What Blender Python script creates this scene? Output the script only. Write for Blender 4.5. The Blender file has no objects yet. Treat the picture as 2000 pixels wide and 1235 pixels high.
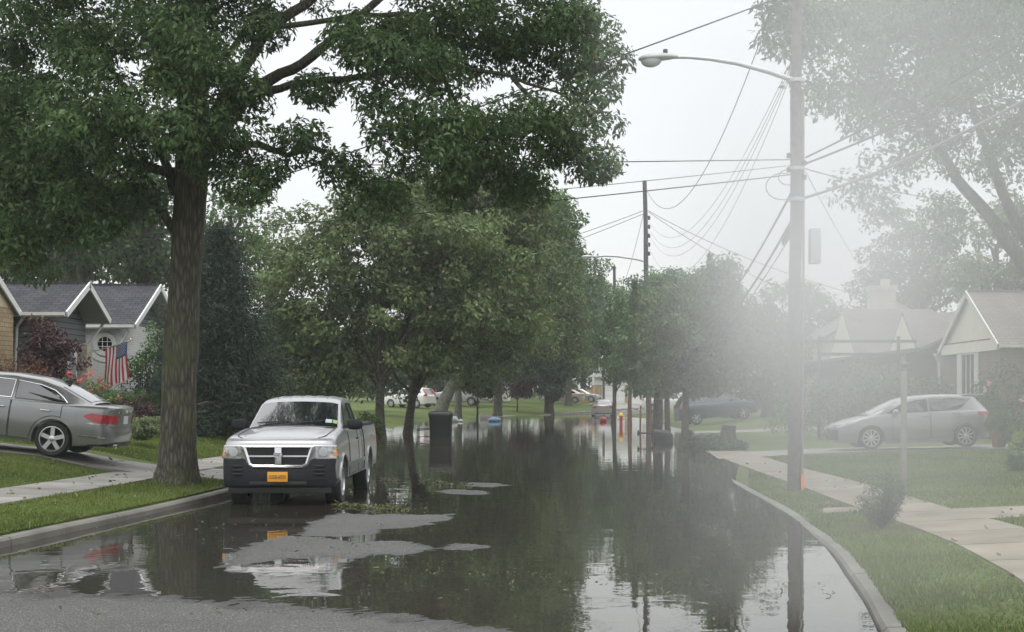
import bpy, bmesh, math, random
import numpy as np
from mathutils import Vector, Matrix
rng = np.random.default_rng(7); random.seed(7)
C = bpy.context.scene.collection
F = 2711.0; CX = 1085.0; HY = 770.0; EYE = 1.75      # lens and eye height of the view
R = math.radians
def P(px, py, Y):
    return ((px-CX)*Y/F, Y, EYE-(py-HY)*Y/F)

# ------------------------------------------------------------------ materials
def mat(name, col, rough=0.6, metal=0.0, var=0.15, scale=6.0, bump=0.0, bscale=None, coat=0.0, spec=0.5, detail=4.0):
    m = bpy.data.materials.new(name); m.use_nodes = True
    n = m.node_tree.nodes; l = m.node_tree.links; b = n['Principled BSDF']
    b.inputs['Roughness'].default_value = rough; b.inputs['Metallic'].default_value = metal
    b.inputs['Specular IOR Level'].default_value = spec
    b.inputs['Coat Weight'].default_value = coat; b.inputs['Coat Roughness'].default_value = 0.08
    tc = n.new('ShaderNodeTexCoord')
    nz = n.new('ShaderNodeTexNoise'); nz.inputs['Scale'].default_value = scale; nz.inputs['Detail'].default_value = detail
    l.new(tc.outputs['Object'], nz.inputs['Vector'])
    rp = n.new('ShaderNodeValToRGB')
    rp.color_ramp.elements[0].position = 0.3; rp.color_ramp.elements[1].position = 0.7
    rp.color_ramp.elements[0].color = (*[c*(1-var) for c in col], 1); rp.color_ramp.elements[1].color = (*[min(1, c*(1+var)) for c in col], 1)
    l.new(nz.outputs['Fac'], rp.inputs['Fac']); l.new(rp.outputs['Color'], b.inputs['Base Color'])
    if bump:
        nb = n.new('ShaderNodeTexNoise'); nb.inputs['Scale'].default_value = bscale or scale*5; nb.inputs['Detail'].default_value = 5
        l.new(tc.outputs['Object'], nb.inputs['Vector'])
        bp = n.new('ShaderNodeBump'); bp.inputs['Strength'].default_value = bump; bp.inputs['Distance'].default_value = 0.02
        l.new(nb.outputs['Fac'], bp.inputs['Height']); l.new(bp.outputs['Normal'], b.inputs['Normal'])
    return m

def leaf_mat(name, dark, light, trans=0.3, rough=0.45, accent=None):
    m = bpy.data.materials.new(name); m.use_nodes = True
    n = m.node_tree.nodes; l = m.node_tree.links; b = n['Principled BSDF']
    at = n.new('ShaderNodeAttribute'); at.attribute_name = 'tint'
    rp = n.new('ShaderNodeValToRGB'); e = rp.color_ramp.elements
    e[0].position = 0.0; e[0].color = (*dark, 1); e[1].position = 0.9; e[1].color = (*light, 1)
    if accent: x = e.new(1.0); x.color = (*accent, 1)
    l.new(at.outputs['Fac'], rp.inputs['Fac']); l.new(rp.outputs['Color'], b.inputs['Base Color'])
    b.inputs['Roughness'].default_value = rough; b.inputs['Specular IOR Level'].default_value = 0.35
    tr = n.new('ShaderNodeBsdfTranslucent'); l.new(rp.outputs['Color'], tr.inputs['Color'])
    mx = n.new('ShaderNodeMixShader'); mx.inputs[0].default_value = trans
    out = n['Material Output']; l.new(b.outputs[0], mx.inputs[1]); l.new(tr.outputs[0], mx.inputs[2]); l.new(mx.outputs[0], out.inputs['Surface'])
    return m

def brick_mat(name, c1, c2, mortar, w, h, msize, rough=0.7, bump=0.6, axes='XZ', offset=0.5):
    m = bpy.data.materials.new(name); m.use_nodes = True
    n = m.node_tree.nodes; l = m.node_tree.links; b = n['Principled BSDF']; b.inputs['Roughness'].default_value = rough; b.inputs['Specular IOR Level'].default_value = 0.25
    tc = n.new('ShaderNodeTexCoord'); sp = n.new('ShaderNodeSeparateXYZ'); cb = n.new('ShaderNodeCombineXYZ')
    ad = n.new('ShaderNodeMath'); ad.operation = 'ADD'
    l.new(tc.outputs['Object'], sp.inputs[0]); l.new(sp.outputs['X'], ad.inputs[0]); l.new(sp.outputs['Y'], ad.inputs[1])
    if axes == 'XZ': l.new(ad.outputs[0], cb.inputs[0]); l.new(sp.outputs['Z'], cb.inputs[1])
    elif axes == 'XY': l.new(sp.outputs['X'], cb.inputs[0]); l.new(sp.outputs['Y'], cb.inputs[1])
    else: l.new(sp.outputs['Y'], cb.inputs[0]); l.new(sp.outputs['X'], cb.inputs[1])
    t = n.new('ShaderNodeTexBrick'); t.offset = offset
    for k, v in (('Color1', c1), ('Color2', c2), ('Mortar', mortar)): t.inputs[k].default_value = (*v, 1)
    t.inputs['Scale'].default_value = 1; t.inputs['Brick Width'].default_value = w; t.inputs['Row Height'].default_value = h
    t.inputs['Mortar Size'].default_value = msize; t.inputs['Bias'].default_value = 0.0
    l.new(cb.outputs[0], t.inputs['Vector'])
    nz = n.new('ShaderNodeTexNoise'); nz.inputs['Scale'].default_value = 1.3; nz.inputs['Detail'].default_value = 6
    l.new(tc.outputs['Object'], nz.inputs['Vector'])
    mp = n.new('ShaderNodeMapRange'); mp.inputs['To Min'].default_value = 0.7; mp.inputs['To Max'].default_value = 1.3
    l.new(nz.outputs['Fac'], mp.inputs['Value'])
    mx = n.new('ShaderNodeMix'); mx.data_type = 'RGBA'; mx.blend_type = 'MULTIPLY'; mx.inputs[0].default_value = 1
    l.new(t.outputs['Color'], mx.inputs[6]); l.new(mp.outputs[0], mx.inputs[7]); l.new(mx.outputs[2], b.inputs['Base Color'])
    bp = n.new('ShaderNodeBump'); bp.inputs['Strength'].default_value = bump; bp.inputs['Distance'].default_value = 0.015; bp.invert = True
    l.new(t.outputs['Fac'], bp.inputs['Height']); l.new(bp.outputs['Normal'], b.inputs['Normal'])
    return m

M = {}
M['bark'] = mat('bark', (0.07, 0.062, 0.045), 0.9, var=0.55, scale=9, bump=1.0, bscale=28)
def bark_mat():
    m = bpy.data.materials.new('furrowed_bark'); m.use_nodes = True
    n = m.node_tree.nodes; l = m.node_tree.links; b = n['Principled BSDF']; b.inputs['Roughness'].default_value = 0.85
    tc = n.new('ShaderNodeTexCoord'); mp = n.new('ShaderNodeMapping'); mp.inputs['Scale'].default_value = (24, 24, 3.6)
    l.new(tc.outputs['Object'], mp.inputs['Vector'])
    v = n.new('ShaderNodeTexVoronoi'); v.feature = 'DISTANCE_TO_EDGE'; v.inputs['Scale'].default_value = 1.2
    nz = n.new('ShaderNodeTexNoise'); nz.inputs['Scale'].default_value = 1.5; nz.inputs['Detail'].default_value = 8
    l.new(mp.outputs[0], nz.inputs['Vector'])
    ad = n.new('ShaderNodeMix'); ad.data_type = 'RGBA'; ad.inputs[0].default_value = 0.35
    l.new(mp.outputs[0], ad.inputs[6]); l.new(nz.outputs['Color'], ad.inputs[7]); l.new(ad.outputs[2], v.inputs['Vector'])
    rp = n.new('ShaderNodeValToRGB'); e = rp.color_ramp.elements
    e[0].color = (0.030, 0.026, 0.02, 1); e[1].position = 0.35; e[1].color = (0.13, 0.118, 0.085, 1)
    l.new(v.outputs['Distance'], rp.inputs['Fac'])
    n2 = n.new('ShaderNodeTexNoise'); n2.inputs['Scale'].default_value = 2.4; n2.inputs['Detail'].default_value = 6
    l.new(tc.outputs['Object'], n2.inputs['Vector'])
    r2 = n.new('ShaderNodeValToRGB'); r2.color_ramp.elements[0].position = 0.45; r2.color_ramp.elements[1].position = 0.7
    l.new(n2.outputs['Fac'], r2.inputs['Fac'])
    mx = n.new('ShaderNodeMix'); mx.data_type = 'RGBA'; mx.inputs[7].default_value = (0.07, 0.085, 0.03, 1)
    ml = n.new('ShaderNodeMath'); ml.operation = 'MULTIPLY'; ml.inputs[1].default_value = 0.7
    l.new(r2.outputs['Color'], ml.inputs[0]); l.new(ml.outputs[0], mx.inputs[0]); l.new(rp.outputs['Color'], mx.inputs[6])
    l.new(mx.outputs[2], b.inputs['Base Color'])
    bp = n.new('ShaderNodeBump'); bp.inputs['Strength'].default_value = 1; bp.inputs['Distance'].default_value = 0.04
    l.new(v.outputs['Distance'], bp.inputs['Height']); l.new(bp.outputs['Normal'], b.inputs['Normal'])
    return m
M['furrow'] = bark_mat()
M['palebark'] = mat('pale_bark', (0.17, 0.17, 0.13), 0.9, var=0.35, scale=5, bump=0.8, bscale=20)
M['brownbark'] = mat('brown_bark', (0.16, 0.085, 0.05), 0.9, var=0.3, scale=8, bump=0.6)
M['oak'] = leaf_mat('oak_leaf', (0.036, 0.074, 0.025), (0.145, 0.24, 0.085), 0.38, 0.42, accent=(0.16, 0.15, 0.03))
M['leafmid'] = leaf_mat('mid_leaf', (0.058, 0.094, 0.03), (0.18, 0.245, 0.09), 0.36, 0.5, accent=(0.3, 0.2, 0.13))
M['leafdark'] = leaf_mat('dark_leaf', (0.024, 0.048, 0.018), (0.085, 0.14, 0.05), 0.3)
M['leaflight'] = leaf_mat('light_leaf', (0.045, 0.08, 0.02), (0.13, 0.2, 0.045), 0.35, accent=(0.24, 0.26, 0.05))
M['leafgreen'] = leaf_mat('green_leaf', (0.042, 0.092, 0.026), (0.125, 0.225, 0.065), 0.34)
M['needle'] = leaf_mat('pine_needle', (0.018, 0.034, 0.024), (0.055, 0.085, 0.056), 0.15, 0.8)
M['purple'] = leaf_mat('purple_leaf', (0.03, 0.014, 0.018), (0.11, 0.05, 0.055), 0.2)
M['russet'] = leaf_mat('russet_leaf', (0.07, 0.03, 0.018), (0.2, 0.1, 0.05), 0.25)
M['yellowleaf'] = leaf_mat('yellow_leaf', (0.16, 0.2, 0.02), (0.4, 0.42, 0.05), 0.3)
M['variegated'] = leaf_mat('variegated_leaf', (0.1, 0.15, 0.06), (0.32, 0.38, 0.2), 0.3)
M['petal'] = leaf_mat('pink_petal', (0.55, 0.1, 0.12), (0.85, 0.3, 0.3), 0.3)
M['palepetal'] = leaf_mat('pale_pink_petal', (0.6, 0.3, 0.42), (0.85, 0.55, 0.65), 0.3)
M['blade'] = leaf_mat('grass_blade', (0.07, 0.105, 0.02), (0.19, 0.25, 0.055), 0.35, 0.6, accent=(0.3, 0.26, 0.1))
M['debris'] = leaf_mat('twig_litter', (0.05, 0.06, 0.02), (0.2, 0.22, 0.09), 0.2, accent=(0.25, 0.17, 0.1))
M['white'] = mat('white_paint', (0.78, 0.78, 0.76), 0.5, var=0.05, scale=2)
M['offwhite'] = mat('aged_white_paint', (0.6, 0.6, 0.56), 0.55, var=0.08, scale=3)
M['soffit'] = mat('soffit_grey', (0.3, 0.31, 0.33), 0.7, var=0.05)
M['cream'] = mat('cream_stucco', (0.62, 0.52, 0.36), 0.85, var=0.08, scale=3, bump=0.3, bscale=60)
M['creamwhite'] = mat('cream_board', (0.7, 0.66, 0.54), 0.7, var=0.06, scale=2)
M['shingle'] = brick_mat('roof_shingle', (0.042, 0.042, 0.05), (0.066, 0.066, 0.074), (0.02, 0.02, 0.024), 0.32, 0.16, 0.012, rough=0.95, axes='XY')
M['shinglebrown'] = brick_mat('roof_shingle_brown', (0.13, 0.11, 0.10), (0.17, 0.145, 0.13), (0.05, 0.045, 0.04), 0.32, 0.16, 0.012, axes='XY')
M['shingleside'] = brick_mat('roof_shingle_slope', (0.12, 0.105, 0.10), (0.16, 0.14, 0.13), (0.05, 0.045, 0.04), 0.32, 0.16, 0.012, axes='YX')
M['siding'] = brick_mat('grey_clapboard', (0.15, 0.16, 0.17), (0.165, 0.175, 0.185), (0.04, 0.04, 0.045), 40.0, 0.17, 0.014, rough=0.6)
M['whitebrick'] = brick_mat('white_brick', (0.62, 0.62, 0.6), (0.68, 0.68, 0.66), (0.5, 0.5, 0.48), 0.22, 0.075, 0.008, bump=0.3)
M['stone'] = brick_mat('tan_stone', (0.42, 0.31, 0.17), (0.52, 0.4, 0.25), (0.28, 0.22, 0.15), 0.3, 0.13, 0.012)
M['brick'] = brick_mat('red_brick', (0.2, 0.085, 0.055), (0.27, 0.12, 0.075), (0.25, 0.22, 0.2), 0.22, 0.075, 0.01)
M['darkbrick'] = brick_mat('brown_brick', (0.13, 0.09, 0.07), (0.17, 0.12, 0.1), (0.2, 0.18, 0.16), 0.22, 0.075, 0.01)
M['palebrick'] = brick_mat('pale_brick', (0.5, 0.44, 0.36), (0.56, 0.5, 0.42), (0.4, 0.36, 0.3), 0.3, 0.13, 0.014)
M['fencewood'] = brick_mat('cedar_fence', (0.5, 0.2, 0.06), (0.56, 0.25, 0.08), (0.2, 0.08, 0.03), 0.14, 30, 0.008)
M['polewood'] = mat('pole_wood', (0.10, 0.09, 0.078), 0.9, var=0.5, scale=9, bump=0.9, bscale=40, detail=9)
M['darkpole'] = mat('dark_pole_wood', (0.06, 0.058, 0.06), 0.9, var=0.2, scale=4)
M['greywood'] = mat('weathered_wood', (0.2, 0.19, 0.17), 0.85, var=0.2, scale=6, bump=0.3)
M['galv'] = mat('galvanised_metal', (0.5, 0.52, 0.52), 0.45, 0.6, var=0.08)
M['lamphead'] = mat('lamp_housing', (0.42, 0.45, 0.43), 0.5, 0.2, var=0.08)
M['lens'] = mat('lamp_lens', (0.55, 0.58, 0.58), 0.1, 0.0, var=0.05, coat=0.5)
M['wire'] = mat('cable_black', (0.025, 0.025, 0.03), 0.6, var=0.1)
M['wirepale'] = mat('cable_grey', (0.22, 0.22, 0.23), 0.6, var=0.1)
M['orange'] = mat('orange_marker', (0.75, 0.25, 0.06), 0.6, var=0.08)
M['black'] = mat('black_plastic', (0.014, 0.014, 0.015), 0.5, var=0.2)
M['dark'] = mat('dark_rubber', (0.018, 0.018, 0.019), 0.75, var=0.25, scale=20)
M['trim'] = mat('charcoal_plastic', (0.017, 0.018, 0.022), 0.7, var=0.12, spec=0.3)
M['glass'] = mat('car_glass', (0.012, 0.016, 0.016), 0.03, 0.0, var=0.1, coat=1.0, spec=0.8)
M['winglass'] = mat('window_glass', (0.03, 0.035, 0.035), 0.05, var=0.2, spec=0.8)
M['chrome'] = mat('chrome', (0.72, 0.73, 0.74), 0.12, 1.0, var=0.03)
M['alloy'] = mat('alloy_rim', (0.6, 0.61, 0.62), 0.3, 0.85, var=0.05)
M['silver'] = mat('silver_paint', (0.345, 0.35, 0.355), 0.34, 0.5, var=0.04, scale=1.5, coat=0.7)
M['grey'] = mat('grey_metallic_paint', (0.22, 0.225, 0.22), 0.3, 0.55, var=0.05, scale=1.5, coat=0.7)
M['hatch'] = mat('warm_silver_paint', (0.25, 0.245, 0.25), 0.32, 0.5, var=0.04, scale=1.5, coat=0.7)
M['teal'] = mat('dark_teal_paint', (0.03, 0.05, 0.06), 0.3, 0.4, var=0.06, coat=0.7)
M['carwhite'] = mat('white_car_paint', (0.68, 0.68, 0.66), 0.35, var=0.03, coat=0.5)
M['beige'] = mat('beige_car_paint', (0.4, 0.36, 0.3), 0.35, 0.4, var=0.04, coat=0.5)
M['redlamp'] = mat('red_lamp', (0.42, 0.015, 0.02), 0.12, var=0.25, scale=14, coat=0.8)
M['amber'] = mat('amber_lamp', (0.7, 0.24, 0.03), 0.15, var=0.1, coat=0.6)
M['lampclear'] = mat('clear_lamp', (0.42, 0.43, 0.44), 0.15, 0.6, var=0.6, scale=16, coat=0.8)
M['plate'] = mat('plate_orange', (0.78, 0.36, 0.03), 0.45, var=0.04)
M['plateink'] = mat('plate_ink', (0.03, 0.025, 0.05), 0.5, var=0.05)
M['platewhite'] = mat('plate_white', (0.6, 0.62, 0.63), 0.45, var=0.06)
M['sticker'] = mat('green_sticker', (0.3, 0.5, 0.12), 0.5, var=0.1)
M['stickerpale'] = mat('pale_sticker', (0.5, 0.62, 0.62), 0.5, var=0.1)
M['flagred'] = mat('flag_red', (0.42, 0.03, 0.05), 0.8, var=0.08)
M['flagwhite'] = mat('flag_white', (0.72, 0.7, 0.68), 0.8, var=0.05)
M['flagblue'] = mat('flag_blue', (0.06, 0.08, 0.18), 0.8, var=0.1)
M['red'] = mat('red_enamel', (0.42, 0.03, 0.025), 0.4, var=0.12)
M['yellow'] = mat('yellow_enamel', (0.75, 0.45, 0.03), 0.45, var=0.08)
M['bluebag'] = mat('blue_plastic', (0.3, 0.46, 0.72), 0.4, var=0.1, bump=0.3, bscale=14)
M['whitebag'] = mat('white_plastic', (0.7, 0.7, 0.7), 0.4, var=0.08, bump=0.4, bscale=14)
M['greybox'] = mat('wet_cardboard', (0.3, 0.29, 0.26), 0.8, var=0.1)
M['terracotta'] = mat('terracotta', (0.28, 0.12, 0.07), 0.8, var=0.15)
M['brass'] = mat('brass', (0.7, 0.5, 0.15), 0.3, 0.9, var=0.05)
M['darkwood'] = mat('dark_stained_wood', (0.05, 0.042, 0.04), 0.7, var=0.2)
M['mulch'] = mat('mulch', (0.08, 0.05, 0.03), 0.95, var=0.4, scale=20, bump=0.8)

def concrete_mat(name, col, joint):
    m = mat(name, col, 0.7, var=0.38, scale=1.3, bump=0.35, bscale=45, detail=10)
    return m
M['kerb'] = concrete_mat('kerb_concrete', (0.145, 0.14, 0.12), 0)
M['walk'] = concrete_mat('sidewalk_concrete', (0.225, 0.215, 0.19), 0)
M['walkpink'] = concrete_mat('warm_concrete', (0.19, 0.165, 0.125), 0)
M['drive'] = concrete_mat('driveway_concrete', (0.19, 0.18, 0.165), 0)

def grass_mat():
    m = bpy.data.materials.new('lawn'); m.use_nodes = True
    n = m.node_tree.nodes; l = m.node_tree.links; b = n['Principled BSDF']; b.inputs['Roughness'].default_value = 0.9
    b.inputs['Specular IOR Level'].default_value = 0.2
    tc = n.new('ShaderNodeTexCoord')
    a = n.new('ShaderNodeTexNoise'); a.inputs['Scale'].default_value = 0.55; a.inputs['Detail'].default_value = 6
    c = n.new('ShaderNodeTexNoise'); c.inputs['Scale'].default_value = 22; c.inputs['Detail'].default_value = 6
    l.new(tc.outputs['Object'], a.inputs['Vector']); l.new(tc.outputs['Object'], c.inputs['Vector'])
    r1 = n.new('ShaderNodeValToRGB'); e = r1.color_ramp.elements
    e[0].position = 0.3; e[0].color = (0.05, 0.075, 0.014, 1); e[1].position = 0.72; e[1].color = (0.10, 0.135, 0.03, 1)
    l.new(a.outputs['Fac'], r1.inputs['Fac'])
    r2 = n.new('ShaderNodeMapRange'); r2.inputs['To Min'].default_value = 0.45; r2.inputs['To Max'].default_value = 1.5
    l.new(c.outputs['Fac'], r2.inputs['Value'])
    mx = n.new('ShaderNodeMix'); mx.data_type = 'RGBA'; mx.blend_type = 'MULTIPLY'; mx.inputs[0].default_value = 1
    l.new(r1.outputs['Color'], mx.inputs[6]); l.new(r2.outputs[0], mx.inputs[7]); l.new(mx.outputs[2], b.inputs['Base Color'])
    bp = n.new('ShaderNodeBump'); bp.inputs['Strength'].default_value = 0.8; bp.inputs['Distance'].default_value = 0.04
    l.new(c.outputs['Fac'], bp.inputs['Height']); l.new(bp.outputs['Normal'], b.inputs['Normal'])
    return m
M['lawn'] = grass_mat()

def asphalt_mat():
    m = bpy.data.materials.new('wet_asphalt'); m.use_nodes = True
    n = m.node_tree.nodes; l = m.node_tree.links; b = n['Principled BSDF']
    tc = n.new('ShaderNodeTexCoord')
    v = n.new('ShaderNodeTexVoronoi'); v.inputs['Scale'].default_value = 70
    a = n.new('ShaderNodeTexNoise'); a.inputs['Scale'].default_value = 0.8; a.inputs['Detail'].default_value = 7
    c = n.new('ShaderNodeTexNoise'); c.inputs['Scale'].default_value = 75; c.inputs['Detail'].default_value = 3
    for q in (v, a, c): l.new(tc.outputs['Object'], q.inputs['Vector'])
    rp = n.new('ShaderNodeValToRGB'); e = rp.color_ramp.elements
    e[0].position = 0.3; e[0].color = (0.038, 0.038, 0.037, 1); e[1].position = 0.6; e[1].color = (0.09, 0.09, 0.086, 1)
    x = e.new(0.70); x.color = (0.34, 0.34, 0.31, 1)
    l.new(c.outputs['Fac'], rp.inputs['Fac'])
    r2 = n.new('ShaderNodeMapRange'); r2.inputs['To Min'].default_value = 0.75; r2.inputs['To Max'].default_value = 1.25
    l.new(a.outputs['Fac'], r2.inputs['Value'])
    mx = n.new('ShaderNodeMix'); mx.data_type = 'RGBA'; mx.blend_type = 'MULTIPLY'; mx.inputs[0].default_value = 1
    l.new(rp.outputs['Color'], mx.inputs[6]); l.new(r2.outputs[0], mx.inputs[7])
    ge = n.new('ShaderNodeNewGeometry'); sz = n.new('ShaderNodeSeparateXYZ'); l.new(ge.outputs['Position'], sz.inputs[0])     # soaked margin just above the waterline
    st = n.new('ShaderNodeTexNoise'); st.inputs['Scale'].default_value = 5; st.inputs['Detail'].default_value = 6; l.new(tc.outputs['Object'], st.inputs['Vector'])
    sm = n.new('ShaderNodeMath'); sm.operation = 'MULTIPLY_ADD'; sm.inputs[1].default_value = 0.010; l.new(st.outputs['Fac'], sm.inputs[0]); 
    sg = n.new('ShaderNodeMath'); sg.operation = 'SUBTRACT'; l.new(sz.outputs['Z'], sm.inputs[2]); l.new(sm.outputs[0], sg.inputs[0]); sg.inputs[1].default_value = 0.003
    dr = n.new('ShaderNodeMapRange'); dr.inputs['From Min'].default_value = 0.001; dr.inputs['From Max'].default_value = 0.012; dr.inputs['To Min'].default_value = 0.45; l.new(sg.outputs[0], dr.inputs['Value'])
    m3 = n.new('ShaderNodeMix'); m3.data_type = 'RGBA'; m3.blend_type = 'MULTIPLY'; m3.inputs[0].default_value = 1
    l.new(mx.outputs[2], m3.inputs[6]); l.new(dr.outputs[0], m3.inputs[7]); l.new(m3.outputs[2], b.inputs['Base Color'])
    rr_ = n.new('ShaderNodeMapRange'); rr_.inputs['From Min'].default_value = 0.45; rr_.inputs['To Min'].default_value = 0.3; rr_.inputs['To Max'].default_value = 0.62; l.new(dr.outputs[0], rr_.inputs['Value']); l.new(rr_.outputs[0], b.inputs['Roughness'])
    b.inputs['Specular IOR Level'].default_value = 0.28
    bp = n.new('ShaderNodeBump'); bp.inputs['Strength'].default_value = 0.9; bp.inputs['Distance'].default_value = 0.006
    l.new(v.outputs['Distance'], bp.inputs['Height']); l.new(bp.outputs['Normal'], b.inputs['Normal'])
    return m
M['asphalt'] = asphalt_mat()

def water_mat():
    m = bpy.data.materials.new('flood_water'); m.use_nodes = True
    n = m.node_tree.nodes; l = m.node_tree.links; n.remove(n['Principled BSDF'])
    out = n['Material Output']
    tc = n.new('ShaderNodeTexCoord')
    def noise(sx, sy, sc, det, w=0):
        mp = n.new('ShaderNodeMapping'); mp.inputs['Scale'].default_value = (sx, sy, 1); l.new(tc.outputs['Object'], mp.inputs['Vector'])
        q = n.new('ShaderNodeTexNoise'); q.inputs['Scale'].default_value = sc; q.inputs['Detail'].default_value = det; q.inputs['Distortion'].default_value = w
        l.new(mp.outputs[0], q.inputs['Vector']); return q
    a = noise(1.0, 1.0, 1.4, 3, 0.4); c = noise(1.0, 1.0, 9.0, 2)
    ptc = noise(1, 0.4, 0.22, 2)                                 # patches where a breeze ruffles it
    pr = n.new('ShaderNodeMapRange'); pr.inputs['From Min'].default_value = 0.45; pr.inputs['From Max'].default_value = 0.7
    l.new(ptc.outputs['Fac'], pr.inputs['Value'])
    mu = n.new('ShaderNodeMath'); mu.operation = 'MULTIPLY'; l.new(c.outputs['Fac'], mu.inputs[0]); l.new(pr.outputs[0], mu.inputs[1])
    m2 = n.new('ShaderNodeMath'); m2.operation = 'MULTIPLY'; m2.inputs[1].default_value = 0.16; l.new(mu.outputs[0], m2.inputs[0])
    ad = n.new('ShaderNodeMath'); ad.operation = 'ADD'; l.new(a.outputs['Fac'], ad.inputs[0]); l.new(m2.outputs[0], ad.inputs[1])
    bp = n.new('ShaderNodeBump'); bp.inputs['Strength'].default_value = 1.0; bp.inputs['Distance'].default_value = 0.0035
    l.new(ad.outputs[0], bp.inputs['Height'])
    fr = n.new('ShaderNodeFresnel'); fr.inputs['IOR'].default_value = 1.5; l.new(bp.outputs['Normal'], fr.inputs['Normal'])
    gl = n.new('ShaderNodeBsdfGlossy'); gl.inputs['Roughness'].default_value = 0.015; l.new(bp.outputs['Normal'], gl.inputs['Normal'])
    gl.inputs['Color'].default_value = (0.97, 0.97, 0.95, 1)
    tr = n.new('ShaderNodeBsdfTransparent'); tr.inputs['Color'].default_value = (0.36, 0.36, 0.31, 1)
    mx = n.new('ShaderNodeMixShader'); l.new(fr.outputs[0], mx.inputs[0]); df = n.new('ShaderNodeBsdfDiffuse'); df.inputs['Color'].default_value = (0.085, 0.08, 0.066, 1)      # silt in suspension
    m0 = n.new('ShaderNodeMixShader'); m0.inputs[0].default_value = 0.4; l.new(tr.outputs[0], m0.inputs[1]); l.new(df.outputs[0], m0.inputs[2])
    l.new(m0.outputs[0], mx.inputs[1]); l.new(gl.outputs[0], mx.inputs[2])
    l.new(mx.outputs[0], out.inputs['Surface'])
    return m
M['water'] = water_mat()

# ------------------------------------------------------------------ object helpers
def link(name, me, m, parent=None):
    o = bpy.data.objects.new(name, me); C.objects.link(o)
    if m is not None:
        for q in (m if isinstance(m, (list, tuple)) else [m]): me.materials.append(q)
    if parent: o.parent = parent
    return o
def obj(name, bm, m, parent=None, smooth=False, angle=40, mi=None):
    bmesh.ops.recalc_face_normals(bm, faces=bm.faces[:])
    me = bpy.data.meshes.new(name); bm.to_mesh(me); bm.free()
    if smooth:
        for p in me.polygons: p.use_smooth = True
        me.set_sharp_from_angle(angle=R(angle))
    return link(name, me, m, parent)
def raw(name, v, f, m, parent=None, smooth=False, angle=40, tint=None):
    """v (n,3) array, f (m,k) array of equal-sized faces"""
    v = np.asarray(v, dtype=np.float32); f = np.asarray(f, dtype=np.int32); k = f.shape[1]
    me = bpy.data.meshes.new(name)
    me.vertices.add(len(v)); me.vertices.foreach_set('co', v.ravel())
    me.loops.add(f.size); me.loops.foreach_set('vertex_index', f.ravel())
    me.polygons.add(len(f)); me.polygons.foreach_set('loop_start', np.arange(0, f.size, k, dtype=np.int32))
    try: me.polygons.foreach_set('loop_total', np.full(len(f), k, dtype=np.int32))
    except Exception: pass
    if tint is not None:
        a = me.attributes.new('tint', 'FLOAT', 'POINT'); a.data.foreach_set('value', np.asarray(tint, dtype=np.float32))
    me.update(calc_edges=True); me.validate()
    if smooth:
        me.polygons.foreach_set('use_smooth', np.ones(len(f), dtype=bool))
        me.set_sharp_from_angle(angle=R(angle))
    return link(name, me, m, parent)
def tag(o, label=None, cat=None, group=None, kind=None):
    if label: o['label'] = label
    if cat: o['category'] = cat
    if group: o['group'] = group
    if kind: o['kind'] = kind
    return o
def thing(name, label, cat, loc=(0, 0, 0), rz=0, group=None, pitch=0):
    o = bpy.data.objects.new(name, None); C.objects.link(o); o.empty_display_size = 0.1
    o.location = loc; o.rotation_euler = (0, pitch, rz)
    return tag(o, label, cat, group)
def dup(root, loc, rz=None, label=None, group=None, scale=None):
    r = root.copy(); C.objects.link(r); r.location = loc
    if rz is not None: r.rotation_euler = (0, 0, rz)
    if scale: r.scale = scale
    if label: r['label'] = label
    if group: r['group'] = group
    for ch in list(root.children):
        c = ch.copy(); C.objects.link(c); c.parent = r
        for g in list(ch.children):
            d = g.copy(); C.objects.link(d); d.parent = c
    return r
def box(bm, x0, x1, y0, y1, z0, z1, bev=0.0):
    vs = [bm.verts.new((x, y, z)) for z in (z0, z1) for x, y in ((x0, y0), (x1, y0), (x1, y1), (x0, y1))]
    fs = [bm.faces.new([vs[i] for i in q]) for q in ((0, 3, 2, 1), (4, 5, 6, 7), (0, 1, 5, 4), (1, 2, 6, 5), (2, 3, 7, 6), (3, 0, 4, 7))]
    if bev > 0:
        ed = {e for f in fs for e in f.edges}
        bmesh.ops.bevel(bm, geom=list(ed), offset=bev, segments=2, affect='EDGES', profile=0.6)
    return bm
def bx(*a, bev=0.0): return box(bmesh.new(), *a, bev=bev)
def prism(bm, poly, t, axis):
    """extrude a polygon of 3D points along vector axis*t"""
    a = [bm.verts.new(p) for p in poly]; ax = Vector(axis)*t
    b = [bm.verts.new(Vector(p)+ax) for p in poly]; k = len(poly)
    bm.faces.new(a[::-1]); bm.faces.new(b)
    for i in range(k): bm.faces.new((a[i], a[(i+1) % k], b[(i+1) % k], b[i]))
    return bm
def tube(bm, pts, rad, seg=8, cap=True, jitter=0.0):
    pts = [Vector(p) for p in pts]; n = len(pts)
    rad = rad if hasattr(rad, '__len__') else [rad]*n
    rings = []; prev = None
    for i, p in enumerate(pts):
        d = (pts[min(i+1, n-1)]-pts[max(i-1, 0)]).normalized()
        u = d.cross(Vector((0, 0, 1)) if abs(d.z) < 0.95 else Vector((1, 0, 0))) if prev is None else (prev-d*prev.dot(d))
        if u.length < 1e-6: u = d.cross(Vector((1, 0, 0)))
        u.normalize(); prev = u; w = d.cross(u)
        rings.append([bm.verts.new(p+(u*math.cos(2*math.pi*k/seg)+w*math.sin(2*math.pi*k/seg))*rad[i]*(1+random.uniform(-jitter, jitter))) for k in range(seg)])
    for a, b in zip(rings, rings[1:]):
        for k in range(seg): bm.faces.new((a[k], a[(k+1) % seg], b[(k+1) % seg], b[k]))
    if cap: bm.faces.new(rings[0][::-1]); bm.faces.new(rings[-1])
    return bm
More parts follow.
